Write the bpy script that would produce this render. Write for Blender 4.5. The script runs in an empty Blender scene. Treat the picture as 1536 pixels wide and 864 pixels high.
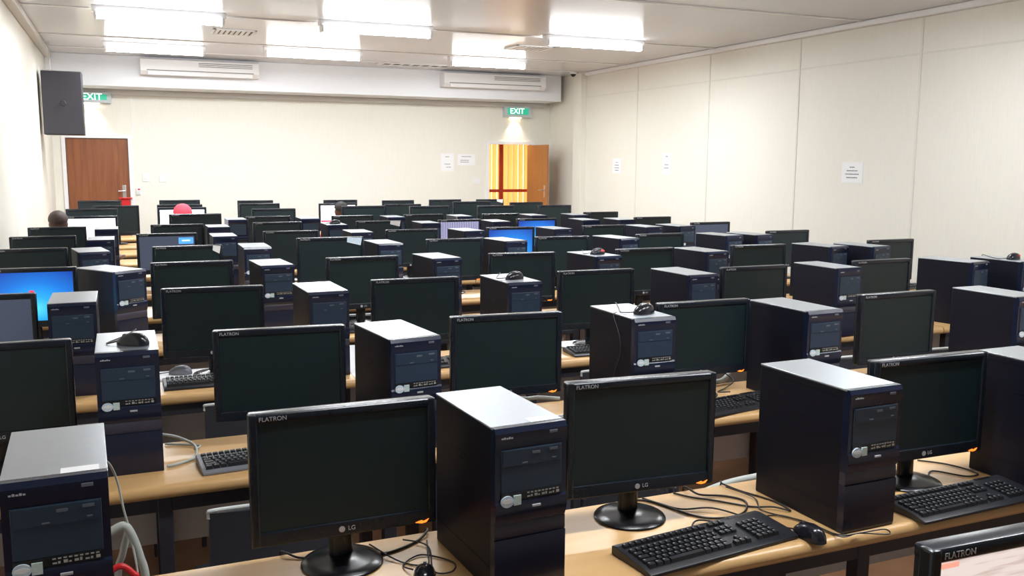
import bpy, bmesh, math, random
from mathutils import Vector, Matrix
random.seed(7)
sc = bpy.context.scene
COL = sc.collection
PI = math.pi
ORD = ['', 'first', 'second', 'third', 'fourth', 'fifth', 'sixth', 'seventh', 'eighth', 'ninth', 'tenth', 'eleventh']
R = math.radians

# ------------------------------------------------------------------ materials
def new_mat(name):
    m = bpy.data.materials.new(name); m.use_nodes = True
    return m, m.node_tree.nodes, m.node_tree.links, m.node_tree.nodes['Principled BSDF']

def plain(name, col, rough=0.5, metal=0.0, spec=0.5, noise=0.0, bump=0.0, scale=40.0, coat=0.0):
    m, n, l, b = new_mat(name)
    b.inputs['Base Color'].default_value = (*col, 1)
    b.inputs['Roughness'].default_value = rough
    b.inputs['Metallic'].default_value = metal
    b.inputs['Specular IOR Level'].default_value = spec
    b.inputs['Coat Weight'].default_value = coat
    tc = n.new('ShaderNodeTexCoord')
    nz = n.new('ShaderNodeTexNoise'); nz.inputs['Scale'].default_value = scale
    l.new(tc.outputs['Object'], nz.inputs['Vector'])
    if noise:
        mx = n.new('ShaderNodeMix'); mx.data_type = 'RGBA'
        mx.inputs['A'].default_value = (*[c * (1 - noise) for c in col], 1)
        mx.inputs['B'].default_value = (*[min(1, c * (1 + noise)) for c in col], 1)
        l.new(nz.outputs['Fac'], mx.inputs['Factor']); l.new(mx.outputs['Result'], b.inputs['Base Color'])
    if bump:
        bp = n.new('ShaderNodeBump'); bp.inputs['Strength'].default_value = bump; bp.inputs['Distance'].default_value = 0.002
        l.new(nz.outputs['Fac'], bp.inputs['Height']); l.new(bp.outputs['Normal'], b.inputs['Normal'])
    return m

def emit(name, col, strength):
    m, n, l, b = new_mat(name)
    b.inputs['Base Color'].default_value = (*col, 1)
    b.inputs['Emission Color'].default_value = (*col, 1)
    b.inputs['Emission Strength'].default_value = strength
    return m

def wood(name, c1, c2, rough, sx, sy, sz):
    m, n, l, b = new_mat(name)
    tc = n.new('ShaderNodeTexCoord'); mp = n.new('ShaderNodeMapping')
    mp.inputs['Scale'].default_value = (sx, sy, sz)
    nz = n.new('ShaderNodeTexNoise'); nz.inputs['Scale'].default_value = 3.0; nz.inputs['Detail'].default_value = 6; nz.inputs['Distortion'].default_value = 0.6
    cr = n.new('ShaderNodeValToRGB')
    cr.color_ramp.elements[0].position = 0.3; cr.color_ramp.elements[0].color = (*c1, 1)
    cr.color_ramp.elements[1].position = 0.72; cr.color_ramp.elements[1].color = (*c2, 1)
    l.new(tc.outputs['Object'], mp.inputs['Vector']); l.new(mp.outputs['Vector'], nz.inputs['Vector'])
    l.new(nz.outputs['Fac'], cr.inputs['Fac']); l.new(cr.outputs['Color'], b.inputs['Base Color'])
    b.inputs['Roughness'].default_value = rough
    return m

def wallpaper(name, col, axis_scale):
    m, n, l, b = new_mat(name)
    tc = n.new('ShaderNodeTexCoord'); mp = n.new('ShaderNodeMapping'); mp.inputs['Scale'].default_value = axis_scale
    nz = n.new('ShaderNodeTexNoise'); nz.inputs['Scale'].default_value = 8; nz.inputs['Detail'].default_value = 4
    mx = n.new('ShaderNodeMix'); mx.data_type = 'RGBA'
    mx.inputs['A'].default_value = (*[c * 0.94 for c in col], 1); mx.inputs['B'].default_value = (*[min(1, c * 1.05) for c in col], 1)
    bp = n.new('ShaderNodeBump'); bp.inputs['Strength'].default_value = 0.15; bp.inputs['Distance'].default_value = 0.003
    l.new(tc.outputs['Object'], mp.inputs['Vector']); l.new(mp.outputs['Vector'], nz.inputs['Vector'])
    l.new(nz.outputs['Fac'], mx.inputs['Factor']); l.new(mx.outputs['Result'], b.inputs['Base Color'])
    l.new(nz.outputs['Fac'], bp.inputs['Height']); l.new(bp.outputs['Normal'], b.inputs['Normal'])
    b.inputs['Roughness'].default_value = 0.55
    return m

def ceiling_mat():
    m, n, l, b = new_mat('ceiling_board')
    b.inputs['Base Color'].default_value = (0.69, 0.69, 0.71, 1)
    b.inputs['Roughness'].default_value = 0.26
    b.inputs['Specular IOR Level'].default_value = 0.32
    tc = n.new('ShaderNodeTexCoord'); nz = n.new('ShaderNodeTexNoise'); nz.inputs['Scale'].default_value = 1.6; nz.inputs['Detail'].default_value = 3
    bp = n.new('ShaderNodeBump'); bp.inputs['Strength'].default_value = 0.06; bp.inputs['Distance'].default_value = 0.03
    l.new(tc.outputs['Object'], nz.inputs['Vector']); l.new(nz.outputs['Fac'], bp.inputs['Height']); l.new(bp.outputs['Normal'], b.inputs['Normal'])
    return m

def desktop_screen(name, strength):
    """blue desktop picture with a pale glow low in the middle: what the screen itself shows"""
    m, n, l, b = new_mat(name)
    tc = n.new('ShaderNodeTexCoord'); mp = n.new('ShaderNodeMapping')
    mp.inputs['Location'].default_value = (-0.55, 0, -0.22); mp.inputs['Scale'].default_value = (1.0, 0.0, 0.85)
    gr = n.new('ShaderNodeTexGradient'); gr.gradient_type = 'SPHERICAL'
    cr = n.new('ShaderNodeValToRGB'); e = cr.color_ramp.elements
    e[0].position = 0.25; e[0].color = (0.008, 0.06, 0.42, 1); e[1].position = 1.0; e[1].color = (0.10, 0.75, 1.0, 1)
    k = e.new(0.55); k.color = (0.01, 0.20, 0.75, 1); k = e.new(0.8); k.color = (0.02, 0.42, 0.95, 1)
    l.new(tc.outputs['Generated'], mp.inputs['Vector']); l.new(mp.outputs['Vector'], gr.inputs['Vector'])
    l.new(gr.outputs['Fac'], cr.inputs['Fac']); l.new(cr.outputs['Color'], b.inputs['Emission Color'])
    b.inputs['Base Color'].default_value = (0.01, 0.01, 0.01, 1); b.inputs['Emission Strength'].default_value = strength; b.inputs['Roughness'].default_value = 0.4
    return m

def striped_screen(name):
    m, n, l, b = new_mat(name)
    tc = n.new('ShaderNodeTexCoord'); wv = n.new('ShaderNodeTexWave'); wv.wave_type = 'BANDS'; wv.bands_direction = 'X'
    wv.inputs['Scale'].default_value = 7.0; wv.inputs['Distortion'].default_value = 1.5; wv.inputs['Detail'].default_value = 2
    cr = n.new('ShaderNodeValToRGB'); cr.color_ramp.elements[0].position = 0.3; cr.color_ramp.elements[0].color = (0.16, 0.15, 0.32, 1); cr.color_ramp.elements[1].color = (0.62, 0.62, 0.85, 1)
    l.new(tc.outputs['Generated'], wv.inputs['Vector']); l.new(wv.outputs['Fac'], cr.inputs['Fac']); l.new(cr.outputs['Color'], b.inputs['Emission Color'])
    b.inputs['Base Color'].default_value = (0.02, 0.02, 0.02, 1); b.inputs['Emission Strength'].default_value = 1.0
    return m

def page_screen(name):
    """pale page with rows of text-like bands"""
    m, n, l, b = new_mat(name)
    tc = n.new('ShaderNodeTexCoord'); mp = n.new('ShaderNodeMapping'); mp.inputs['Scale'].default_value = (3, 1, 22)
    nz = n.new('ShaderNodeTexNoise'); nz.inputs['Scale'].default_value = 1.0
    cr = n.new('ShaderNodeValToRGB'); cr.color_ramp.elements[0].position = 0.35; cr.color_ramp.elements[0].color = (0.62, 0.45, 0.40, 1); cr.color_ramp.elements[1].position = 0.5; cr.color_ramp.elements[1].color = (0.86, 0.74, 0.68, 1)
    l.new(tc.outputs['Generated'], mp.inputs['Vector']); l.new(mp.outputs['Vector'], nz.inputs['Vector']); l.new(nz.outputs['Fac'], cr.inputs['Fac']); l.new(cr.outputs['Color'], b.inputs['Emission Color'])
    b.inputs['Base Color'].default_value = (0.02, 0.02, 0.02, 1); b.inputs['Emission Strength'].default_value = 0.95
    return m

M = dict(
    wall=wallpaper('cream_wallpaper', (0.80, 0.78, 0.705), (14, 14, 0.6)),
    back_wall=plain('back_wall_darkened', (0.27, 0.31, 0.33), 0.6, noise=0.04),  # unseen wall, colour darkened and tinted for its reflection in the screens
    ceil=ceiling_mat(),
    white=plain('white_paint', (0.82, 0.82, 0.83), 0.45, noise=0.02),
    beam=plain('beam_paint', (0.82, 0.84, 0.88), 0.5, noise=0.02),
    grey_trim=plain('grey_trim', (0.62, 0.60, 0.57), 0.5, noise=0.03),
    joint=plain('panel_joint', (0.74, 0.72, 0.65), 0.6, noise=0.05),
    strip=plain('ceiling_strip', (0.75, 0.73, 0.72), 0.45, noise=0.03),
    floor=plain('brown_floor', (0.20, 0.10, 0.05), 0.5, noise=0.25, scale=8),
    beech=wood('beech_laminate', (0.60, 0.36, 0.15), (0.66, 0.415, 0.19), 0.33, 0.6, 6, 6),
    door_wood=wood('red_brown_door', (0.20, 0.062, 0.022), (0.29, 0.10, 0.036), 0.4, 8, 8, 0.5),
    door_wood_light=wood('orange_door', (0.34, 0.13, 0.04), (0.42, 0.18, 0.055), 0.4, 8, 8, 0.5),
    steel_dark=plain('dark_steel', (0.025, 0.025, 0.035), 0.4, noise=0.1),
    panel_grey=plain('grey_panel', (0.62, 0.61, 0.61), 0.5, noise=0.05),
    bezel=plain('monitor_plastic', (0.009, 0.013, 0.021), 0.27, spec=0.5, noise=0.1),
    gloss=plain('gloss_black', (0.008, 0.008, 0.01), 0.24, noise=0.05),
    screen=plain('dark_screen', (0.006, 0.017, 0.020), 0.40, spec=0.5, noise=0.05),
    screen_grey=emit('grey_screen', (0.040, 0.050, 0.078), 1.0),
    rear=plain('monitor_back', (0.012, 0.012, 0.014), 0.5, noise=0.1),
    badge=plain('silver_badge', (0.55, 0.56, 0.60), 0.35, metal=0.3, noise=0.03),
    led=emit('orange_light', (1.0, 0.20, 0.02), 1.8),
    led_blue=emit('blue_light', (0.1, 0.1, 1.0), 3.0),
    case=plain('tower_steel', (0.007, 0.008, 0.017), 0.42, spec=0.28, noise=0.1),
    case_top_sheen=plain('tower_top_painted_sheen', (0.44, 0.48, 0.52), 0.34, metal=0.8, noise=0.04),  # ceiling glare on the black steel top, put into a paler base colour
    navy=plain('navy_plastic', (0.010, 0.016, 0.042), 0.22, noise=0.08),
    bay=plain('slate_bay', (0.022, 0.042, 0.075), 0.4, noise=0.08),
    strip_black=plain('port_strip', (0.008, 0.009, 0.012), 0.35, noise=0.05),
    band=plain('grey_violet_band', (0.048, 0.045, 0.066), 0.35, noise=0.05),
    sticker=plain('pale_blue_sticker', (0.62, 0.74, 0.88), 0.3, noise=0.2, scale=120),
    sticker2=plain('pale_green_sticker', (0.58, 0.70, 0.68), 0.3, noise=0.25, scale=120),
    port_mark=plain('port_mark', (0.42, 0.42, 0.40), 0.4, noise=0.05),
    drive_mark=plain('drive_mark', (0.13, 0.15, 0.19), 0.4, noise=0.05),
    keys=plain('key_plastic', (0.014, 0.015, 0.018), 0.45, noise=0.1),
    kb=plain('keyboard_plastic', (0.020, 0.021, 0.026), 0.38, noise=0.1),
    legend=plain('key_legend', (0.26, 0.27, 0.28), 0.5, noise=0.05),
    kb_grey=plain('silver_keyboard', (0.20, 0.21, 0.24), 0.4, noise=0.05),
    mouse=plain('mouse_plastic', (0.012, 0.012, 0.018), 0.2, noise=0.05),
    mouse_grey=plain('mouse_grey', (0.20, 0.21, 0.24), 0.3, noise=0.05),
    red=plain('red_plastic', (0.62, 0.015, 0.02), 0.35, noise=0.05),
    cable=plain('black_cable', (0.015, 0.013, 0.013), 0.45, noise=0.1),
    cable_grey=plain('grey_cable', (0.42, 0.45, 0.42), 0.5, noise=0.05),
    paper=plain('white_paper', (0.86, 0.86, 0.87), 0.7, noise=0.02),
    ink=plain('grey_ink', (0.16, 0.16, 0.19), 0.8, noise=0.2),
    tube=emit('fluorescent_diffuser', (0.97, 0.985, 1.0), 28.0),
    green=emit('exit_green', (0.03, 0.42, 0.26), 0.55),
    exit_text=emit('exit_letters', (1, 1, 1), 1.4),
    sign_case=plain('sign_case', (0.55, 0.60, 0.62), 0.4, noise=0.03),
    warm_lens=emit('warm_lens', (1.0, 0.82, 0.5), 6.0),
    metal=plain('brushed_metal', (0.55, 0.55, 0.56), 0.3, metal=0.9, noise=0.05),
    speaker=plain('speaker_cloth', (0.045, 0.043, 0.055), 0.7, noise=0.15, bump=0.3, scale=300),
    speaker_box=plain('speaker_cabinet', (0.03, 0.03, 0.036), 0.55, noise=0.1),
    vent_dark=plain('vent_dark', (0.10, 0.10, 0.10), 0.6, noise=0.1),
    chair=plain('navy_chair', (0.035, 0.038, 0.05), 0.55, noise=0.12, bump=0.2, scale=200),
    chair_edge=plain('pale_piping', (0.62, 0.66, 0.66), 0.4, noise=0.05),
    skin=plain('brown_skin', (0.10, 0.045, 0.03), 0.5, noise=0.1),
    shaved=plain('shaved_hair', (0.045, 0.022, 0.016), 0.6, noise=0.2),
    hair=plain('black_hair', (0.012, 0.009, 0.008), 0.7, noise=0.3),
    denim=plain('blue_denim', (0.06, 0.10, 0.20), 0.8, noise=0.2, scale=150),
    dark_cloth=plain('dark_cloth', (0.05, 0.05, 0.06), 0.8, noise=0.2),
    cap=plain('pink_red_cap', (0.72, 0.06, 0.10), 0.7, noise=0.1),
    white_cloth=plain('white_cloth', (0.7, 0.7, 0.7), 0.8, noise=0.1),
    eye=plain('eye_white', (0.7, 0.68, 0.62), 0.3, noise=0.02),
    bar_red=plain('red_bars', (0.50, 0.045, 0.015), 0.45, noise=0.05),
    daylight=emit('daylight_glass', (1.0, 0.80, 0.55), 2.5),
    scr_white=emit('white_page', (0.95, 0.96, 1.0), 1.5),
    scr_blue=desktop_screen('blue_desktop', 1.1),
    scr_striped=striped_screen('striped_picture'),
    scr_page=page_screen('pinkish_page'),
    scr_win=emit('small_blue_window', (0.07, 0.30, 0.85), 1.1),
    scr_red=emit('red_bar', (0.75, 0.05, 0.10), 1.0),
    scr_orange=emit('soft_orange', (0.85, 0.36, 0.26), 1.0),
    scr_text=emit('pale_text', (0.8, 0.85, 1.0), 1.0),
)
def blind_mat():
    m, n, l, b = new_mat('orange_blind_fabric')
    tr = n.new('ShaderNodeBsdfTranslucent'); tr.inputs['Color'].default_value = (0.95, 0.76, 0.47, 1)
    df = n.new('ShaderNodeBsdfDiffuse'); df.inputs['Color'].default_value = (0.85, 0.58, 0.28, 1)
    tc = n.new('ShaderNodeTexCoord'); nz = n.new('ShaderNodeTexNoise'); nz.inputs['Scale'].default_value = 30
    mp = n.new('ShaderNodeMapRange'); mp.inputs['To Min'].default_value = 0.55; mp.inputs['To Max'].default_value = 0.75
    mx = n.new('ShaderNodeMixShader')
    l.new(tc.outputs['Object'], nz.inputs['Vector']); l.new(nz.outputs['Fac'], mp.inputs['Value']); l.new(mp.outputs['Result'], mx.inputs['Fac'])
    l.new(df.outputs['BSDF'], mx.inputs[1]); l.new(tr.outputs['BSDF'], mx.inputs[2])
    l.new(mx.outputs['Shader'], n['Material Output'].inputs['Surface'])
    return m
M['blind'] = blind_mat()

# ------------------------------------------------------------------ mesh helpers
def box(bm, x0, x1, y0, y1, z0, z1, bev=0.0, seg=2, mat4=None):
    vs = [bm.verts.new((x, y, z)) for x in (x0, x1) for y in (y0, y1) for z in (z0, z1)]
    q = [(0, 1, 3, 2), (4, 6, 7, 5), (0, 4, 5, 1), (2, 3, 7, 6), (0, 2, 6, 4), (1, 5, 7, 3)]
    fs = [bm.faces.new([vs[i] for i in f]) for f in q]
    if bev:
        es = list({e for f in fs for e in f.edges})
        r = bmesh.ops.bevel(bm, geom=es, offset=bev, segments=seg, profile=0.5, affect='EDGES')
        vs = list({v for v in vs if v.is_valid} | {v for f in r['faces'] for v in f.verts})
    if mat4 is not None:
        for v in vs: v.co = mat4 @ v.co
    return vs

def lathe(bm, prof, n=24, c=(0, 0, 0), sx=1, sy=1):
    rings = []
    for r, z in prof:
        if r < 1e-6: rings.append([bm.verts.new((c[0], c[1], c[2] + z))])
        else: rings.append([bm.verts.new((c[0] + r * sx * math.cos(2 * PI * i / n), c[1] + r * sy * math.sin(2 * PI * i / n), c[2] + z)) for i in range(n)])
    for a, b in zip(rings, rings[1:]):
        for i in range(n):
            j = (i + 1) % n
            if len(a) == 1 and len(b) == 1: continue
            if len(a) == 1: bm.faces.new((a[0], b[j], b[i]))
            elif len(b) == 1: bm.faces.new((a[i], a[j], b[0]))
            else: bm.faces.new((a[i], a[j], b[j], b[i]))
    if len(rings[0]) > 1: bm.faces.new(rings[0][::-1])
    if len(rings[-1]) > 1: bm.faces.new(rings[-1])

def smooth_path(pts, k=6):
    p = [Vector(q) for q in pts]
    if len(p) < 3: return p
    out = []
    for i in range(len(p) - 1):
        a, b, c, d = p[max(i - 1, 0)], p[i], p[i + 1], p[min(i + 2, len(p) - 1)]
        for s in range(k):
            t = s / k
            out.append(0.5 * ((2 * b) + (c - a) * t + (2 * a - 5 * b + 4 * c - d) * t * t + (3 * b - a - 3 * c + d) * t ** 3))
    out.append(p[-1]); return out

def tube(bm, pts, r, n=8, smooth=True):
    p = smooth_path(pts) if smooth else [Vector(q) for q in pts]
    rings = []; up = Vector((0.13, 0.21, 0.97))
    for i, c in enumerate(p):
        t = (p[min(i + 1, len(p) - 1)] - p[max(i - 1, 0)])
        if t.length < 1e-9: t = Vector((1, 0, 0))
        t.normalize(); u = up - t * up.dot(t)
        if u.length < 1e-3: u = t.orthogonal()
        u.normalize(); up = u; v = t.cross(u)
        rings.append([bm.verts.new(c + (u * math.cos(2 * PI * k / n) + v * math.sin(2 * PI * k / n)) * r) for k in range(n)])
    for a, b in zip(rings, rings[1:]):
        for k in range(n): bm.faces.new((a[k], a[(k + 1) % n], b[(k + 1) % n], b[k]))
    bm.faces.new(rings[0][::-1]); bm.faces.new(rings[-1])

def prism(bm, prof, axis, a0, a1):
    """closed 2-D profile pushed along an axis: axis x uses (y,z), axis y uses (x,z), axis z uses (x,y)"""
    def P(u, v, a): return {'x': (a, u, v), 'y': (u, a, v), 'z': (u, v, a)}[axis]
    A = [bm.verts.new(P(u, v, a0)) for u, v in prof]; B = [bm.verts.new(P(u, v, a1)) for u, v in prof]
    n = len(prof)
    for i in range(n): bm.faces.new((A[i], A[(i + 1) % n], B[(i + 1) % n], B[i]))
    bm.faces.new(A[::-1]); bm.faces.new(B)

def mesh(name, bm, mat, smooth=None):
    bmesh.ops.recalc_face_normals(bm, faces=bm.faces)
    me = bpy.data.meshes.new(name); bm.to_mesh(me); bm.free()
    me.materials.append(mat)
    if smooth is not None:
        me.polygons.foreach_set('use_smooth', [True] * len(me.polygons))
        try: me.set_sharp_from_angle(angle=R(smooth))
        except Exception: pass
    return me

def link(name, me, parent=None, loc=(0, 0, 0)):
    o = bpy.data.objects.new(name, me); COL.objects.link(o)
    if parent is not None: o.parent = parent
    o.location = loc
    return o

def obj(name, bm, mat, parent=None, loc=(0, 0, 0), smooth=20):
    return link(name, mesh(name, bm, mat, smooth), parent, loc)

def B(*boxes, bev=0.0, seg=2):
    bm = bmesh.new()
    for b in boxes: box(bm, *b, bev=bev, seg=seg)
    return bm

def thing(name, loc, rz=0.0):
    o = bpy.data.objects.new(name, None); COL.objects.link(o)
    o.empty_display_size = 0.1; o.location = loc; o.rotation_euler = (0, 0, rz)
    return o

def tag(o, label, cat, group=None):
    o['label'] = label; o['category'] = cat
    if group: o['group'] = group
    return o

def struct(name, bm, mat, label=None, parent=None, loc=(0, 0, 0), smooth=20):
    o = obj(name, bm, mat, parent, loc, smooth)
    if parent is None:
        o['kind'] = 'structure'
        if label: o['label'] = label
    return o

KIDS = {}
def part(name, me, parent):
    o = link(name, me, parent); return o

def dup(root, loc, rz=0.0, s=1.0):
    r = root.copy(); COL.objects.link(r); r.location = loc; r.rotation_euler = (0, 0, rz); r.scale = (s, s, s)
    for k in ('label', 'category', 'group'):
        if k in r: del r[k]
    for ch in list(root.children):
        c = ch.copy(); COL.objects.link(c); c.parent = r
        for g in list(ch.children):
            d = g.copy(); COL.objects.link(d); d.parent = c
    return r

def text_mesh(txt, size, mat, depth=0.0004, shear=0.0):
    cu = bpy.data.curves.new('lettering', 'FONT'); cu.body = txt; cu.size = size; cu.extrude = depth; cu.align_x = 'CENTER'; cu.align_y = 'CENTER'; cu.shear = shear
    o = bpy.data.objects.new('lettering', cu); COL.objects.link(o)
    bpy.context.view_layer.update()
    me = bpy.data.meshes.new_from_object(o.evaluated_get(bpy.context.evaluated_depsgraph_get()))
    bpy.data.objects.remove(o); bpy.data.curves.remove(cu)
    me.transform(Matrix.Rotation(R(90), 4, 'X'))            # face -Y
    me.materials.clear(); me.materials.append(mat)
    return me

def row_words(r): return 'front row' if r == 1 else f'{ORD[r]} row'

# ------------------------------------------------------------------ camera
cam_d = bpy.data.cameras.new('camera'); cam = bpy.data.objects.new('camera', cam_d); COL.objects.link(cam)
RX = Vector((0.91978056, -0.39238373, 0.00622314)); RD = Vector((-0.04843345, -0.12924014, -0.9904298)); RF = Vector((0.38943282, 0.91067667, -0.13787707))
mw = Matrix.Identity(4)
for i in range(3):
    mw[i][0] = RX[i]; mw[i][1] = -RD[i]; mw[i][2] = -RF[i]
mw[2][3] = 1.73
cam.matrix_world = mw
cam_d.sensor_width = 36.0; cam_d.lens = 1367 / 1536 * 36.0; cam_d.clip_start = 0.05
sc.camera = cam

# ------------------------------------------------------------------ room
XL, XR, YB, YF, ZC = -0.85, 6.85, -2.6, 14.4, 3.12
YBEAM, ZBEAM = 13.75, 2.705
struct('floor', B((XL - .1, XR + .1, YB - .1, YF + 3.0, -.1, 0)), M['floor'], 'dark brown floor under the rows of desks')
struct('ceiling', B((XL - .1, XR + .1, YB - .1, YF + .1, ZC, ZC + .1)), M['ceil'], 'shiny off-white panelled ceiling')
struct('wall_left', B((XL - .1, XL, YB - .1, YF + .1, 0, ZC)), M['wall'], 'cream papered wall on the left')
struct('wall_right', B((XR, XR + .1, YB - .1, YF + .1, 0, ZC)), M['wall'], 'cream papered wall on the right')
struct('wall_back', B((XL, XR, YB - .1, YB, 0, ZC)), M['back_wall'], 'unseen wall behind the camera, darkened for screen reflections')
DX0, DX1, DZ = 5.72, 6.50, 2.01        # open doorway
LX0, LX1, LZ = -0.69, 0.125, 2.02       # closed door
struct('wall_far', B((XL, LX0, YF, YF + .1, 0, ZC), (LX0, LX1, YF, YF + .1, LZ, ZC), (LX1, DX0, YF, YF + .1, 0, ZC), (DX0, DX1, YF, YF + .1, DZ, ZC), (DX1, XR, YF, YF + .1, 0, ZC)), M['wall'], 'cream far wall with two doors')
struct('beam_far', B((XL, 6.74, YBEAM, YF, ZBEAM, ZC), bev=.008), M['beam'], 'white beam across the far wall')
struct('trim_1', B((XL, 6.72, YF - .05, YF, 2.625, ZBEAM), bev=.01), M['grey_trim'], 'grey trim under the beam')
struct('trim_2', B((XL, XL + .09, YB, YBEAM, ZC - .07, ZC), bev=.015), M['grey_trim'], 'cornice along the left wall')
struct('trim_3', B((XR - .07, XR, YB, 13.0, ZC - .06, ZC), bev=.015), M['white'], 'white cornice along the right wall')
struct('pillar_right', B((6.75, XR, 13.06, 13.33, 0, ZC), bev=.004), M['wall'], 'cream pilaster at the end of the right wall')
n_trim = 4
for y in (2.35, 4.75, 7.13, 9.58, 11.72, 12.95):
    struct(f'trim_{n_trim}', B((XL + .09, XR - .07, y - .02, y + .02, ZC - .012, ZC), bev=.004), M['strip'], 'ceiling cover strip across the room'); n_trim += 1
for y in (-.1, 1.55, 3.2, 4.83, 6.45, 8.1, 9.76, 11.5):
    struct(f'trim_{n_trim}', B((XR - .006, XR, y - .012, y + .012, 0, ZC - .06)), M['joint'], 'vertical joint in the right wall'); n_trim += 1
struct(f'trim_{n_trim}', B((XR - .005, XR, YB, 13.06, 2.73, 2.745)), M['joint'], 'level joint high on the right wall'); n_trim += 1
struct(f'trim_{n_trim}', B((.19, .205, YF - .006, YF, LZ, 2.625)), M['white'], 'pale joint over the closed door'); n_trim += 1
struct('baseboard_right', B((XR - .015, XR, YB, 13.06, 0, .09), bev=.004), M['door_wood'])
struct('baseboard_left', B((XL, XL + .015, YB, YF, 0, .09), bev=.004), M['door_wood'])
struct('baseboard_far', B((.2, 5.64, YF - .015, YF, 0, .09), bev=.004), M['door_wood'])

# closed door
d = struct('door_1', B((LX0 + .005, LX1 - .005, YF + .02, YF + .06, .01, LZ - .005), bev=.003), M['door_wood'], 'closed red-brown wooden door at the left of the far wall')
obj('door_frame', B((LX0 - .05, LX0, YF - .02, YF + .1, 0, LZ + .05), (LX1, LX1 + .055, YF - .02, YF + .1, 0, LZ + .05), (LX0, LX1, YF - .02, YF + .1, LZ, LZ + .05)), M['white'], d)
bm = B((.02, .07, YF + .008, YF + .02, 1.15, 1.35), bev=.003); tube(bm, [(.045, YF + .01, 1.27), (.045, YF - .04, 1.27), (-.035, YF - .045, 1.268)], .008)
obj('door_handle', bm, M['metal'], d)
# open door
d = struct('door_2', B((DX1 - .075, DX1 - .035, 13.62, YF - .0, .01, DZ - .01), bev=.003), M['door_wood_light'], 'orange-brown door standing open at the right of the far wall')
obj('door_frame', B((DX0 - .05, DX0, YF - .02, YF + .1, 0, DZ + .05), (DX1, DX1 + .05, YF - .02, YF + .1, 0, DZ + .05), (DX0, DX1, YF - .02, YF + .1, DZ, DZ + .05)), M['white'], d)
bm = B((DX1 - .083, DX1 - .075, 13.66, 13.71, 1.14, 1.34), bev=.003); tube(bm, [(DX1 - .08, 13.685, 1.26), (DX1 - .13, 13.685, 1.26), (DX1 - .135, 13.80, 1.258)], .009)
obj('door_handle', bm, M['metal'], d)
# passage behind the open door
struct('wall_passage', B((4.9, 5.0, YF + .1, 17, 0, 2.7), (7.2, 7.3, YF + .1, 17, 0, 2.7), (4.9, 7.3, 16.9, 17, 0, .6), (4.9, 7.3, 16.9, 17, 2.3, 2.7), (4.9, 5.3, 16.9, 17, .6, 2.3), (7.0, 7.3, 16.9, 17, .6, 2.3), (4.9, 7.3, YF + .1, 17, 2.7, 2.8)), M['wall'], 'passage seen through the open doorway')
struct('window_1', B((5.3, 7.0, 16.93, 16.95, .6, 2.3)), M['daylight'], 'sunlit window of the passage behind orange blinds')
bl = thing('vertical_blind', (6.2, 15.6, 0))
tag(bl, 'orange sunlit vertical blind behind the open doorway', 'blind')
obj('head_rail', B((-1.1, 1.0, -.03, .03, 2.32, 2.38), bev=.005), M['white'], bl)
x = -1.05
while x < .95:
    bm = bmesh.new(); a = R(16 + 6 * random.random())
    box(bm, -.055, .055, -.001, .001, .25, 2.32, mat4=Matrix.Translation((x, 0, 0)) @ Matrix.Rotation(a, 4, 'Z'))
    obj('blind_strip', bm, M['blind'], bl); x += .105
g = thing('security_gate', (6.1, 15.0, 0))
tag(g, 'red barred security gate in front of the orange blind', 'gate')
obj('post', B((.055, .125, -.025, .025, 0, 2.4), bev=.004), M['bar_red'], g)
obj('cross_bar', B((-.6, .75, -.02, .02, 1.185, 1.235), bev=.004), M['bar_red'], g)
obj('top_bar', B((-.6, .75, -.02, .02, 2.34, 2.4), bev=.004), M['bar_red'], g)
sun = bpy.data.lights.new('passage_daylight', 'AREA'); sun.energy = 36; sun.color = (1, .88, .70); sun.shape = 'RECTANGLE'; sun.size = 1.7; sun.size_y = 1.7
so = bpy.data.objects.new('passage_daylight', sun); COL.objects.link(so); so.location = (6.15, 16.85, 1.45); so.rotation_euler = (R(-90), 0, 0)

# ------------------------------------------------------------------ ceiling lamps
def lamp(x0, x1, y, label, power=52.0):
    t = thing('ceiling_lamp', ((x0 + x1) / 2, y, ZC)); w = (x1 - x0) / 2
    tag(t, label, 'lamp', 'fluorescent ceiling lamps')
    obj('lamp_body', B((-w - .03, w + .03, -.05, .05, -.060, -.001), bev=.006), M['white'], t)
    prof = [(.058 * math.cos(a), -.060 - .058 * math.sin(a)) for a in [PI * k / 10 for k in range(11)]]
    bm = bmesh.new(); prism(bm, prof, 'x', -w, w); obj('diffuser', bm, M['tube'], t)
    for s in (-1, 1): obj('end_cap', B((s * w - .012, s * w + .012, -.062, .062, -.122, -.055), bev=.006), M['white'], t)
    ld = bpy.data.lights.new('lamp_light', 'AREA'); ld.shape = 'RECTANGLE'; ld.size = 2 * w - .02; ld.size_y = .10; ld.energy = power; ld.color = (.92, .965, 1.0)
    lo = bpy.data.objects.new('lamp_light', ld); COL.objects.link(lo); lo.parent = t; lo.location = (0, 0, -.1195)
    return t
for x0, x1, y, lb in [(-.14, .98, 9.42, 'leftmost lit fluorescent lamp of the nearer ceiling row'), (1.93, 3.06, 9.40, 'middle lit fluorescent lamp of the nearer ceiling row'), (4.42, 5.62, 9.40, 'lit fluorescent lamp on the ceiling nearest the right wall, nearer row'),
                      (-.09, 1.02, 12.2, 'lit fluorescent lamp above the left air conditioner'), (1.74, 2.92, 11.9, 'lit fluorescent lamp between the two air conditioners'), (4.17, 5.25, 11.9, 'lit fluorescent lamp in front of the right air conditioner')]:
    lamp(x0, x1, y, lb)
for y in (5.0, 1.7):  # unseen lamp rows, added to light the front of the room
    for k, x in enumerate((.75, 2.6, 4.7)):
        lamp(x, x + 1.15, y, f'added fluorescent lamp out of the frame, {ORD[k + 1]} from the left wall, ' + ('above the third row' if y > 3 else 'above the front row'), 29.0)

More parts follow.
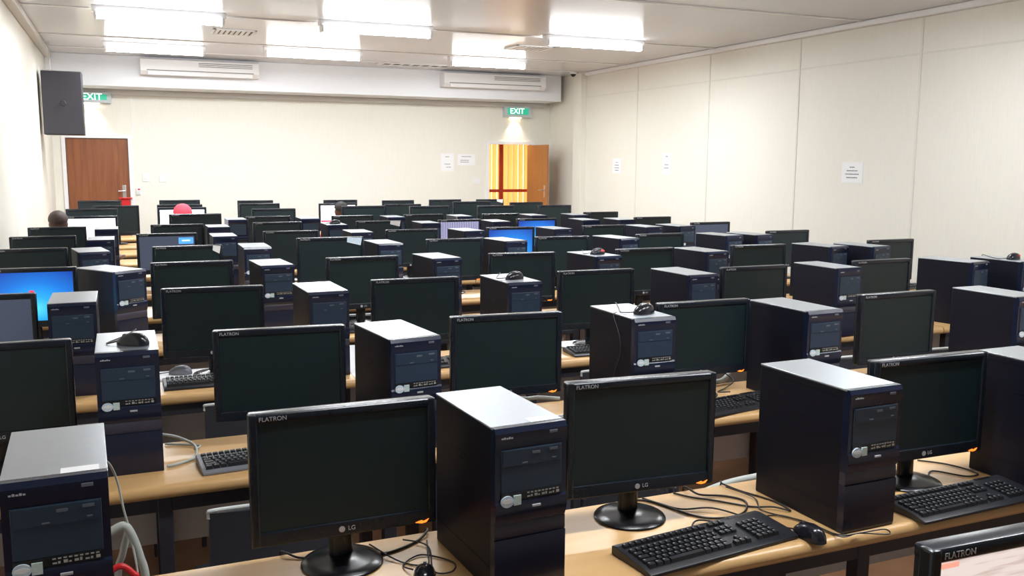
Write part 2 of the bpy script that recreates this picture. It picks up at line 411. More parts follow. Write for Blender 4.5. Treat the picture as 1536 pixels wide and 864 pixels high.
# ------------------------------------------------------------------ far wall fittings
def aircon(x0, x1, z0, z1, label):
    w = x1 - x0; h = z1 - z0; t = thing('air_conditioner', ((x0 + x1) / 2, YBEAM, z0)); tag(t, label, 'air conditioner', 'wall mounted air conditioners')
    dpt = .22
    prof = [(-.001, .0), (-dpt * .72, .0), (-dpt * .97, h * .22), (-dpt, h * .42), (-dpt * .97, h * .9), (-dpt * .8, h), (-.001, h)]
    bm = bmesh.new(); prism(bm, prof, 'x', -w / 2, w / 2); obj('body', bm, M['white'], t, smooth=25)
    obj('air_flap', B((-w * .44, w * .44, -dpt * .93, -dpt * .90, -.002, h * .2), bev=.003), M['white'], t).location = (0, -.004, 0)
    obj('outlet_slot', B((-w * .45, w * .45, -dpt * 1.005, -dpt * .9, h * .245, h * .285)), M['vent_dark'], t)
    obj('intake_grille', B(*[(-w * .02, w * .44, -dpt * 1.004, -dpt * .9, h * (.55 + .1 * k), h * (.58 + .1 * k)) for k in range(3)]), M['vent_dark'], t)
    return t
aircon(.32, 1.88, 2.865, 3.09, 'white air conditioner on the beam, the one nearer the closed door')
aircon(4.64, 6.36, 2.86, 3.09, 'white air conditioner on the beam, the one nearer the open doorway')

def exit_sign(x0, x1, z0, z1, label):
    cx = (x0 + x1) / 2; t = thing('exit_sign', (cx, YF, z0)); tag(t, label, 'sign', 'green exit signs'); w = (x1 - x0) / 2; h = z1 - z0
    obj('sign_case', B((-w, w, -.09, -.001, 0, h), bev=.006), M['sign_case'], t)
    obj('green_panel', B((-w + .055, w - .055, -.094, -.088, .045, h - .03)), M['green'], t)
    link('lettering', text_mesh('EXIT', .128, M['exit_text'], .001), t, (-.02, -.096, h / 2 + .0075))
    obj('downlight_lens', B((-.13, .07, -.075, -.02, -.008, .002), bev=.003), M['warm_lens'], t)
    lp = bpy.data.lights.new('exit_downlight', 'SPOT'); lp.energy = 22; lp.color = (1, .88, .66); lp.spot_size = R(88); lp.spot_blend = .8; lp.shadow_soft_size = .02
    lo = bpy.data.objects.new('exit_downlight', lp); COL.objects.link(lo); lo.parent = t; lo.location = (-.03, -.06, -.015); lo.rotation_euler = (R(12), 0, 0)
exit_sign(-.52, -.065, 2.505, 2.655, 'green EXIT sign partly behind the hanging loudspeaker')
exit_sign(5.965, 6.46, 2.46, 2.645, 'green EXIT sign above the open doorway')

s = thing('loudspeaker', (-.585, 12.3, 2.01)); tag(s, 'large dark loudspeaker hung in the left corner above the closed door', 'loudspeaker')
obj('cabinet', B((-.225, .215, .012, .36, 0, .75), bev=.008), M['speaker_box'], s)
obj('front_grille', B((-.22, .21, -.004, .014, .006, .744), bev=.006), M['speaker'], s)
bm = bmesh.new(); lathe(bm, [(.0, 0), (.03, 0), (.034, .006), (.028, .012), (0, .012)], 20); 
for v in bm.verts: v.co = Vector((v.co.x - .0, -v.co.z - .004, v.co.y + .37))
obj('badge', bm, M['speaker_box'], s)
bm = bmesh.new(); tube(bm, [(-.13, .2, .75), (-.13, .2, ZC - 2.01)], .006, smooth=False); box(bm, -.222, -.10, .17, .23, .75, .775)
obj('hanging_bracket', bm, M['grey_trim'], s)

def notice(name, origin, w, h, lines, axis, label, group='paper notices'):
    """paper on a wall: axis 'y' hangs on the far wall, 'x' on the right wall"""
    bm = B((-w / 2, w / 2, -.003, -.0005, -h / 2, h / 2)); n0 = len(bm.faces)
    for (u, v, lw) in lines:
        x = u - lw / 2
        while x < u + lw / 2 - .003:
            ww = .006 + .012 * random.random(); box(bm, x, min(x + ww, u + lw / 2), -.0042, -.0029, v - .005, v + .005); x += ww + .004
    bm.faces.ensure_lookup_table()
    for f_ in bm.faces[n0:]: f_.material_index = 1
    t = obj(name, bm, M['paper'], None, origin); t.data.materials.append(M['ink']); t.rotation_euler = (0, 0, 0 if axis == 'y' else R(-90)); tag(t, label, 'notice', group)
    return t
notice('paper_sign', (4.98, YF, 1.705), .225, .29, [(0, .09, .06), (0, -.03, .10), (.02, -.08, .08)], 'y', 'upright white paper notice on the far wall, left of the wider one')
notice('paper_sign', (5.315, YF, 1.75), .31, .185, [(0, .05, .17), (-.03, -.01, .15), (-.03, -.04, .15)], 'y', 'wide white paper notice on the far wall near the open doorway')
notice('paper_sign', (XR, 12.05, 1.67), .25, .22, [(0, .05, .05), (0, .01, .12), (0, -.03, .13), (0, -.065, .11)], 'x', 'white notice on the right wall, nearest the pilaster')
notice('paper_sign', (XR, 10.69, 1.705), .21, .29, [(0, .10, .06), (0, -.01, .10), (0, -.055, .12)], 'x', 'tall narrow white notice on the right wall, second from the pilaster')
notice('paper_sign', (XR, 7.235, 1.635), .29, .21, [(0, .055, .07), (0, .02, .15), (0, -.015, .19), (0, -.05, .15)], 'x', 'largest white notice on the right wall, with four centred lines of text')

def switch(x, z, w, h, label, two=False):
    t = thing('light_switch', (x, YF, z)); tag(t, label, 'switch', 'white wall switches')
    obj('plate', B((-w / 2, w / 2, -.010, -.0005, -h / 2, h / 2), bev=.003), M['white'], t)
    obj('rocker', B((-w / 5, w / 5, -.016, -.009, -h / 4, h / 4), bev=.002), M['white'], t)
switch(.35, 1.458, .105, .115, 'white wall switch nearest the closed door')
switch(.577, 1.452, .105, .115, 'white wall switch right of the one beside the closed door')
switch(5.50, 1.40, .125, .11, 'white wall switch beside the open doorway')
k = thing('keypad_switch', (.235, YF, 1.26)); tag(k, 'small pale keypad with red light beside the closed door', 'keypad')
obj('keypad_body', B((-.03, .03, -.03, -.0005, -.05, .05), bev=.006), M['white'], k)
obj('keypad_light', B((-.01, .022, -.033, -.029, .02, .04)), M['red'], k)
obj('keypad_buttons', B(*[(-.02 + .014 * i, -.01 + .014 * i, -.033, -.029, -.04 + .016 * j, -.03 + .016 * j) for i in range(3) for j in range(3)]), M['sign_case'], k)
k = thing('fire_alarm_box', (.06, YF - .02, 1.08)); tag(k, 'small red box with wide flat top by the closed door', 'alarm box')
obj('box_body', B((-.06, .055, -.055, -.0005, -.03, .075), bev=.006), M['red'], k)
obj('box_lid', B((-.095, .085, -.085, -.0005, .075, .095), bev=.006), M['red'], k)

def vent(x, y, w, dd, label):
    t = thing('ceiling_vent', (x, y, ZC)); tag(t, label, 'vent', 'ceiling air vents')
    obj('vent_frame', B((-w / 2, w / 2, -dd / 2, -dd / 2 + .03, -.014, -.0005), (-w / 2, w / 2, dd / 2 - .03, dd / 2, -.014, -.0005), (-w / 2, -w / 2 + .03, -dd / 2, dd / 2, -.014, -.0005), (w / 2 - .03, w / 2, -dd / 2, dd / 2, -.014, -.0005), bev=.003), M['white'], t)
    obj('vent_back', B((-w / 2 + .03, w / 2 - .03, -dd / 2 + .03, dd / 2 - .03, -.004, -.0005)), M['vent_dark'], t)
    nn = 7
    for i in range(nn):
        x0 = -w / 2 + .04 + (w - .08) * i / nn
        bm = bmesh.new(); box(bm, 0, .035, -dd / 2 + .03, dd / 2 - .03, -.011, -.006); obj('vent_slat', bm, M['white'], t, (x0, 0, 0))
vent(1.22, 10.7, .46, .42, 'square ceiling vent near the left air conditioner')
vent(4.72, 10.55, .5, .42, 'square ceiling vent near the right air conditioner')
vent(4.05, 13.15, 1.1, .3, 'long ceiling vent beside the beam between the air conditioners')
c = thing('dome_camera', (6.60, 13.05, ZC)); tag(c, 'small dome camera on the ceiling near the pilaster', 'camera')
bm = bmesh.new(); lathe(bm, [(0, -.0005), (.062, -.0005), (.062, -.03), (.05, -.035), (0, -.035)][::-1], 20); obj('camera_base', bm, M['white'], c)
bm = bmesh.new(); lathe(bm, [(.045 * math.cos(a), -.033 - .045 * math.sin(a)) for a in [PI / 2 * k / 6 for k in range(6)]] + [(0, -.078)], 20); obj('camera_dome', bm, M['gloss'], c)

# ------------------------------------------------------------------ desks
DT = .73
def desk(x0, x1, yc0, yc1, depth=.46, label='', sep_left=True):
    """desk whose monitors' line runs from (x0,yc0) to (x1,yc1); user sits on the -Y side"""
    L = math.hypot(x1 - x0, yc1 - yc0) - .006; a = math.atan2(yc1 - yc0, x1 - x0)
    t = thing('computer_desk', ((x0 + x1) / 2, (yc0 + yc1) / 2, 0), a); tag(t, label, 'desk', 'beech desks in rows')
    h = L / 2; f = -.30; b = depth - .30; r = .022
    prof = [(b, DT), (b, DT - .03), (f + .02, DT - .045)] + [(f + r - r * math.cos(q), DT - r + r * math.sin(q)) for q in [R(-60 + 30 * k) for k in range(6)]]
    bm = bmesh.new(); prism(bm, prof, 'x', -h, h); obj('desk_top', bm, M['beech'], t, smooth=50)
    for lx in (-(h - .09), .05, h - .09):
        for yy in (f + .07, b - .05):
            obj('leg', B((lx - .022, lx + .022, yy - .022, yy + .022, 0, DT - .045), bev=.003), M['steel_dark'], t)
    obj('rail', B((-h + .11, h - .11, f + .05, f + .09, DT - .10, DT - .046), bev=.003), M['steel_dark'], t)
    obj('modesty_panel', B((-h + .02, h - .02, b - .022, b - .006, .37, DT - .031), bev=.002), M['panel_grey'], t)
    obj('cable_tray', B((-h + .12, h - .12, b - .10, b - .03, DT - .12, DT - .07), bev=.003), M['steel_dark'], t)
    return t
ROWY = {1: 2.10, 2: 3.20, 3: 4.35, 4: 5.40, 5: 6.46, 6: 7.50, 7: 8.64, 8: 9.58}
JX = [-.84, .90, 2.745, 4.64]
SIDE = ['at the left wall', 'second from left wall', 'third from left wall', 'nearest the right wall']
ROW_R = {1: 6.2, 2: 6.2, 3: 6.2, 4: 6.05, 5: 5.75, 6: 5.75, 7: 5.65, 8: 5.6}
for r, y in ROWY.items():
    for i, x0 in enumerate(JX):
        x1 = JX[i + 1] if i < 3 else ROW_R[r]
        y0 = y; y1 = y
        if r == 8: y0 = y1 = [9.72, 9.62, 9.52, 9.42][i]
        if r >= 6 and i == 3: y0 = y1 = y - .12
        desk(x0, x1, y0, y1, label=f'beech desk with dark steel legs, {row_words(r)} from the front, {SIDE[i]}')
desk(.95, 2.75, .96, .96, label='beech desk under the lit monitor nearest the camera')
# ------------------------------------------------------------------ monitor (origin: under the middle of the screen front, on the desk)
HW, Z0, Z1 = .225, .10, .42
def bezel_mesh():
    bm = bmesh.new(); l, rr, tp, bt = .022, .022, .024, .036; yf, yb = -.012, .016
    box(bm, -HW, -HW + l, yf, yb, Z0, Z1, bev=.005); box(bm, HW - rr, HW, yf, yb, Z0, Z1, bev=.005)
    box(bm, -HW + .002, HW - .002, yf + .0005, .030, Z1 - tp, Z1 + .0006, bev=.007, seg=3); box(bm, -HW + l - .006, HW - rr + .006, yf + .0005, yb, Z0 + .0004, Z0 + bt, bev=.004)
    box(bm, -HW + .015, HW - .015, .004, yb + .002, Z0 + .015, Z1 - .015)
    return mesh('bezel', bm, M['bezel'], 20)
def screen_mesh(mat):
    bm = bmesh.new(); box(bm, -HW + .020, HW - .020, -.0065, .003, Z0 + .034, Z1 - .022); return mesh('screen', bm, mat)
def rear_mesh():
    bm = bmesh.new()
    a = [(-HW + .004, Z0 + .004), (HW - .004, Z0 + .004), (HW - .004, Z1 - .003), (-HW + .004, Z1 - .003)]
    b = [(-HW + .06, Z0 + .05), (HW - .06, Z0 + .05), (HW - .06, Z1 - .05), (-HW + .06, Z1 - .05)]
    c2 = [(-HW + .012, Z0 + .012), (HW - .012, Z0 + .012), (HW - .012, Z1 - .010), (-HW + .012, Z1 - .010)]
    rings = [[bm.verts.new((x, y, z)) for x, z in p] for p, y in ((a, .012), (a, .026), (c2, .034), (b, .058))]
    for p, q in zip(rings, rings[1:]):
        for i in range(4): bm.faces.new((p[i], p[(i + 1) % 4], q[(i + 1) % 4], q[i]))
    bm.faces.new(rings[0]); bm.faces.new(rings[-1])
    return mesh('rear_shell', bm, M['rear'], 30)
def neck_mesh():
    bm = bmesh.new(); lathe(bm, [(.032, .010), (.030, .03), (.028, .19), (.0, .19)], 20, (0, .072, 0), 1.0, .62)
    box(bm, -.03, .03, .05, .085, .14, .22, bev=.004)
    return mesh('neck', bm, M['bezel'], 40)
def base_mesh():
    bm = bmesh.new(); lathe(bm, [(.0, .0006), (.098, .0006), (.102, .004), (.099, .008), (.075, .014), (.045, .019), (.034, .022), (0, .022)], 40, (0, .058, 0)); return mesh('base', bm, M['gloss'], 50)
ME = dict(bezel=bezel_mesh(), rear=rear_mesh(), neck=neck_mesh(), base=base_mesh(), blank=screen_mesh(M['screen']), grey=screen_mesh(M['screen_grey']), white=screen_mesh(M['scr_white']), blue=screen_mesh(M['scr_blue']), striped=screen_mesh(M['scr_striped']), page=screen_mesh(M['scr_page']))
bm = bmesh.new()
prism(bm, [(.170, Z0 + .006), (.186, Z0 + .010), (.192, Z0 + .007), (.205, Z0 + .012), (.198, Z0 + .004), (.186, Z0 + .002)], 'y', -.014, -.008); ME['led'] = mesh('power_light', bm, M['led'])
ME['name'] = text_mesh('FLATRON', .0145, M['badge'])
bm = bmesh.new(); lathe(bm, [(0, 0), (.0075, 0), (.0075, .001), (0, .001)], 20)
for v in bm.verts: v.co = Vector((v.co.x - .014, -v.co.z - .0120, v.co.y + Z0 + .018))
ME['round'] = mesh('round_badge', bm, M['badge'])
ME['brand'] = text_mesh('LG', .015, M['badge'])
def monitor(x0, y, kind='blank', yaw=0.0, s=1.0, x1=None, detail=True, z=DT):
    if x1 is not None: s = (x1 - x0) / .45
    else: x1 = x0 + .45 * s
    t = thing('computer_monitor', ((x0 + x1) / 2, y, z), R(yaw)); t.scale = (s, s, s)
    part('bezel', ME['bezel'], t)
    sc_ = part('screen', ME[kind], t)
    part('rear_shell', ME['rear'], t); part('neck', ME['neck'], t); part('base', ME['base'], t)
    if detail:
        o = part('model_lettering', ME['name'], t); o.location = (-HW + .056, -.0124, Z1 - .0115); o['label'] = 'small silver lettering'
        o = part('round_badge', ME['round'], t); o['label'] = 'small silver round badge'
        o = part('brand_lettering', ME['brand'], t); o.location = (.010, -.0120, Z0 + .018); o['label'] = 'small silver lettering'
        if kind in ('blank', 'grey'):
            o = part('power_light', ME['led'], t); o['label'] = 'orange glowing standby light'
    return t, sc_
SCREEN_WORDS = dict(blank='blank screen', grey='hazy grey screen', white='bright white screen', blue='bright blue screen', striped='violet striped screen', page='pinkish white lit page')
# row: list of (left x, monitor y, kind, yaw, size)  -  size 1 is the common 0.45 m wide monitor
MON = {
    1: [(.24, 2.10), (1.055, 2.085, 'blank', -4), (2.02, 2.0, 'blank', -1.5)],
    2: [(-.62, 3.23), (.26, 3.19, 'blank', -5), (1.11, 3.17, 'blank', -4), (2.02, 3.18, 'blank', -2), (3.0, 3.08)],
    3: [(-.81, 4.42, 'grey', -4), (.14, 4.34, 'blank', -4), (1.10, 4.32, 'blank', -2), (2.12, 4.32, 'blank', -3), (3.05, 4.17), (4.02, 4.19)],
    4: [(-.69, 5.44, 'blue', -4), (.13, 5.48), (1.105, 5.42), (2.12, 5.32, 'blank', -5), (3.03, 5.31), (3.95, 5.28, 'blank', -4), (5.22, 5.30)],
    5: [(-.79, 6.62), (.17, 6.50), (1.125, 6.52, 'blank', 0, 1.07), (2.065, 6.46), (2.93, 6.38, 'blank', -5), (3.815, 6.37), (5.085, 6.33)],
    6: [(-.78, 7.65), (.09, 7.65), (1.045, 7.61), (2.03, 7.45, 'blank', -4), (2.94, 7.44, 'blue', -4), (3.86, 7.40), (5.08, 7.46, 'grey')],
    7: [(-.74, 8.65), (.225, 8.70), (1.11, 8.73), (2.055, 8.62), (2.87, 8.58, 'striped'), (3.68, 8.50, 'blue', 0), (4.99, 8.38)],
    8: [(-.522, 9.74, 'white', 0, 1.065), (.42, 9.58, 'blank', 0, 1.1), (1.165, 9.68), (2.02, 9.56), (2.80, 9.54), (3.66, 9.42), (4.92, 9.40)],
}
def far(x0, x1, y, k='blank', **kw):
    """back block: bigger monitors on the same desk height; the pixel width fixes the size"""
    w = x1 - x0; ww = 1.724 * w / (1 + 1.609 * w); f = (1 - .933 * ww) / .58
    return (x0 * f, y * f, k, 0, ww / .45)
MON[9] = [far(-.60, -.05, 11.70), far(.39, .95, 11.75, 'white'), far(1.46, 1.99, 11.54), far(2.51, 3.07, 11.26), far(3.38, 3.92, 11.25), far(4.26, 4.79, 11.13), far(5.08, 5.57, 11.02)]
MON[10] = [far(-.33, .20, 12.58), far(.41, .96, 12.46), far(1.43, 1.96, 12.58), far(2.43, 2.95, 12.3, 'white'), far(3.33, 3.85, 12.26), far(4.25, 4.81, 12.05), far(5.07, 5.58, 11.95)]
MON[11] = [far(-.56, -.01, 13.97), far(.49, 1.04, 13.9), far(1.52, 2.02, 13.55), far(2.71, 3.21, 13.36), far(3.53, 4.02, 13.15), far(4.24, 4.75, 13.1), far(4.97, 5.42, 13.03)]
for r in (9, 10, 11):
    xs = [-.84, 1.06, 2.86, 4.62, 5.9]; cs = [(m_[0] + .225 * m_[4], m_[1]) for m_ in MON[r]]
    for i in range(4):
        ins = [c_ for c_ in cs if xs[i] <= c_[0] < xs[i + 1]]
        y0 = y1 = (max(c_[1] for c_ in ins) + min(c_[1] for c_ in ins)) / 2 + .05
        for j, m_ in enumerate(MON[r]):
            if xs[i] <= cs[j][0] < xs[i + 1]:
                yn = min(max(m_[1], y0 - .19), y0 + .015); q_ = yn / m_[1]
                MON[r][j] = (m_[0] * q_, yn, m_[2], m_[3], m_[4] * q_)
        desk(xs[i], xs[i + 1], y0, y1, label=f'beech desk with dark steel legs, {row_words(r)} from the front, {SIDE[i]}')
for r, lst in MON.items():
    n = len(lst)
    for i, a in enumerate(lst):
        a = list(a) + ['blank', 0, 1.0][len(a) - 2:]
        x0, y, kind, yaw, s = a
        t, scr = monitor(x0, y, kind, yaw, s, detail=r <= 8)
        pos = 'leftmost' if i == 0 else ('rightmost' if i == n - 1 else f'{ORD[i + 1]} from left')
        tag(t, f'black monitor with {SCREEN_WORDS[kind]}, {pos} in the {row_words(r)}' + ('' if r == 1 else ' from the front'), 'monitor', f'monitors in the {row_words(r)}')
        if (r, i) == (6, 1):
            tag(t, 'monitor showing a small blue window on its dark screen, sixth row from the front', 'monitor', 'monitors in the sixth row from the front')
            scr.data = ME['grey']
            o = obj('login_window', B((.085, .195, -.0075, -.006, Z0 + .235, Z0 + .285)), M['scr_win'], t); o['label'] = 'small bright blue window'
            obj('window_text', B((.11, .17, -.0082, -.0075, Z0 + .257, Z0 + .266)), M['scr_text'], o)
        if (r, i) in ((5, 2), (7, 3), (5, 1), (11, 6)):
            w_ = .10 if (r, i) != (5, 1) else .05
            bm = bmesh.new(); prism(bm, [(HW - .012 - w_, Z1 - .002), (HW - .012, Z1 - .006), (HW - .022, Z1 - .058), (HW - .016 - w_, Z1 - .034)], 'y', -.0145, -.0135)
            o = obj('taped_note', bm, M['sticker'] if (r, i) == (5, 2) else M['paper'], t); o['label'] = 'pale paper note taped to the corner'
        if (r, i) == (4, 0):
            o = obj('screen_icon', B((-.012, .012, -.0075, -.006, Z0 + .17, Z0 + .20)), M['scr_red'], t); o['label'] = 'small red icon'
        if (r, i) == (10, 3):
            obj('screen_bar', B((-HW + .025, HW - .05, -.0075, -.006, Z0 + .105, Z0 + .125)), M['scr_red'], t)
        if (r, i) == (9, 1):
            obj('screen_bar', B((-HW + .022, HW - .022, -.0075, -.006, Z1 - .052, Z1 - .045)), M['scr_win'], t)
t, scr = monitor(1.10, .955, 'page', -2)
tag(t, 'monitor with pinkish white page, nearest the camera, in front of the front desk', 'monitor')
obj('page_banner', B((-HW + .023, -HW + .06, -.0075, -.006, Z1 - .034, Z1 - .026)), M['scr_orange'], t)

# ------------------------------------------------------------------ computer towers (origin: bottom, middle of the front face)
TW, TD, TH = .185, .365, .40
def tower_parts():
    h = TW / 2; P = {}
    bm = bmesh.new(); box(bm, -h, h, .022, TD, 0, TH - .004, bev=.003)
    for s in (-1, 1):
        box(bm, s * h - .0012, s * h + .0012, .17, .23, .290, .293); box(bm, s * h - .0012, s * h + .0012, .19, .215, .276, .278)
        box(bm, s * h - .001, s * h + .001, .03, TD - .01, TH - .022, TH - .020); box(bm, s * h - .001, s * h + .001, .03, TD - .01, .060, .063)
    P['case'] = mesh('case', bm, M['case'], 20)
    P['top_cover'] = mesh('top_cover', B((-h - .001, h + .001, .012, TD, TH - .005, TH), bev=.002), M['case_top_sheen'], 20)
    # moulded front: the upper unit leans out over the lower panel
    bm = bmesh.new()
    prof = [(.024, 0), (.004, .0), (.001, .01), (.0, .135), (.024, .135)]; prism(bm, prof, 'x', -h, h)
    prof = [(.024, .172), (.004, .172), (-.002, .186), (-.006, .205), (-.004, .222), (.0, .228), (.0, .352), (-.003, .360), (-.003, .388), (.004, TH), (.024, TH)]; prism(bm, prof, 'x', -h, h)
    P['front_bezel'] = mesh('front_bezel', bm, M['navy'], 25)
    bm = bmesh.new(); prism(bm, [(.024, .1355), (.005, .1355), (.003, .140), (.003, .167), (.005, .1715), (.024, .1715)], 'x', -h, h); P['front_band'] = mesh('front_band', bm, M['band'], 25)
    bm = bmesh.new(); box(bm, -h + .014, h - .014, -.003, .004, .247, .350, bev=.0015)
    P['drive_panel'] = mesh('drive_panel', bm, M['bay'], 20)
    bm = bmesh.new(); box(bm, -h + .018, h - .018, -.0045, -.003, .310, .348, bev=.0007)
    old_ = set(bm.faces)
    box(bm, .0, .020, -.0056, -.0044, .334, .340); box(bm, .045, .066, -.0056, -.0044, .337, .343); box(bm, -.026, -.012, -.0056, -.0044, .314, .317); box(bm, .052, .062, -.0056, -.0044, .317, .320)
    for f_ in bm.faces:
        if f_ not in old_: f_.material_index = 1
    P['optical_drive'] = mesh('optical_drive', bm, M['bay'], 20); P['optical_drive'].materials.append(M['drive_mark'])
    bm = bmesh.new(); box(bm, -h + .014, h - .014, -.0038, .004, .228, .2465, bev=.001); P['port_strip'] = mesh('port_strip', bm, M['strip_black'], 20)
    bm = bmesh.new()
    for i in range(9):
        x = -.012 + i * .0095
        box(bm, x, x + .006, -.0046, -.0036, .241, .2435)
        box(bm, x, x + (.004 if i % 2 else .0075), -.0046, -.0036, .232, .235 + .0015 * (i % 3))
    P['port_marks'] = mesh('port_marks', bm, M['port_mark'])
    bm = bmesh.new(); prism(bm, [(-.064 + .0165 * math.cos(q), .2285 + .0135 * math.sin(q)) for q in [2 * PI * k / 20 for k in range(20)]], 'y', -.0078, -.0035); P['round_sticker'] = mesh('round_sticker', bm, M['sticker'])
    bm = bmesh.new(); prism(bm, [(-.064 + .0135 * math.cos(q), .2295 + .005 * math.sin(q)) for q in [2 * PI * k / 20 for k in range(20)]], 'y', -.0082, -.0077); P['sticker_oval'] = mesh('sticker_oval', bm, M['paper'])
    bm = bmesh.new(); box(bm, -.0478, -.029, -.0074, -.0035, .2175, .2405); P['square_sticker'] = mesh('square_sticker', bm, M['sticker2'])
    bm = bmesh.new(); box(bm, .045, .066, -.005, -.002, .377, .384, bev=.001); P['power_button'] = mesh('power_button', bm, M['drive_mark'], 20)
    bm = bmesh.new()
    for i in range(5): box(bm, -.078 + i * .006, -.0735 + i * .006, -.0045, -.002, .3755, .3785 + .0015 * (i % 2))
    P['brand_plate'] = mesh('brand_plate', bm, M['badge'])
    bm = bmesh.new(); box(bm, .0, .022, -.0085, -.003, .207, .2125, bev=.001); P['front_catch'] = mesh('front_catch', bm, M['badge'])
    bm = bmesh.new(); box(bm, .01, .078, .022, .055, TH + .0002, TH + .0006); P['top_label'] = mesh('top_label', bm, M['paper'])
    return P
TP = tower_parts()
PART_LABEL = dict(top_cover='black lid with painted grey sheen', front_band='grey violet band', drive_panel='slate grey panel', round_sticker='pale blue round sticker', square_sticker='pale green square sticker', top_label='white paper label', port_marks='white port symbols')
def tower(x, y, yaw=0.0, detail=2, label_on=False, s=1.0):
    """x: left edge of the front, y: front face"""
    a = R(yaw); t = thing('computer_tower', (x + TW / 2 * math.cos(a), y + TW / 2 * math.sin(a), DT + .0006), a); t.scale = (s, s, s)
    names = ['case', 'top_cover', 'front_bezel', 'front_band', 'drive_panel']
    if detail >= 1: names += ['port_strip', 'round_sticker', 'square_sticker', 'power_button', 'optical_drive']
    if detail >= 2: names += ['port_marks', 'brand_plate', 'front_catch']
    if label_on: names += ['top_label']
    for nme in names:
        o = part(nme, TP[nme], t)
        if nme in PART_LABEL: o['label'] = PART_LABEL[nme]
        if nme == 'round_sticker' and detail >= 2: part('sticker_oval', TP['sticker_oval'], o)
    return t
TOW = {
    1: [(-.235, 1.86, 2), (.748, 1.84, 3), (1.757, 1.815, 1), (2.545, 1.72, 0)],
    2: [(-.10, 3.05), (.81, 2.93, 6), (1.79, 2.985), (2.545, 2.885, 2), (3.73, 2.86)],
    3: [(-.305, 4.18), (.765, 4.14, 2), (1.745, 4.12, 2), (2.775, 4.07, 3), (3.765, 4.04, 2), (4.79, 4.0, 12), (5.12, 3.92, 4)],
    4: [(-.05, 5.26, 34), (.715, 5.29, 4), (1.755, 5.32, 5), (2.77, 5.09, 6), (3.62, 5.11, 5), (4.70, 5.12, 10), (5.00, 5.02, 8)],
    5: [(-.265, 6.44, 10), (.755, 6.44), (1.695, 6.42, 3), (2.655, 6.32, 8), (3.60, 6.24, 10), (4.58, 6.2, 10), (4.87, 6.18, 8)],
    6: [(-.25, 7.40), (.645, 7.45), (1.755, 7.50), (2.71, 7.36, 6), (3.55, 7.32, 5), (4.48, 7.28, 6), (4.84, 7.28, 8)],
    7: [(-.225, 8.52), (.70, 8.50), (1.755, 8.45), (2.66, 8.42), (3.40, 8.42), (4.38, 8.36), (4.77, 8.30)],
    8: [(.97, 9.5), (1.69, 9.45), (2.60, 9.42), (3.35, 9.36), (4.20, 9.26), (4.70, 9.2)],
}
for r, lst in TOW.items():
    n = len(lst)
    for i, a in enumerate(lst):
        x, y = a[0], a[1]; yaw = a[2] if len(a) > 2 else 0
        t = tower(x, y, yaw, 2 if r <= 4 else (1 if r <= 6 else 0), label_on=(r == 1 and i < 3) or (r, i) in ((2, 1),))
        pos = 'leftmost' if i == 0 else ('rightmost' if i == n - 1 else f'{ORD[i + 1]} from left')
        ex = ''
        if (r, i) in ((2, 0), (2, 2), (3, 2), (7, 2)): ex = ' with black mouse on top'
        if (r, i) in ((4, 3), (3, 6)): ex = ' with red mouse on top'
        if (r, i) in ((4, 0), (5, 0)): ex = ' standing turned askew'
        tag(t, f'black computer tower{ex}, {pos} in the {row_words(r)}', 'computer', f'computer towers in the {row_words(r)}')

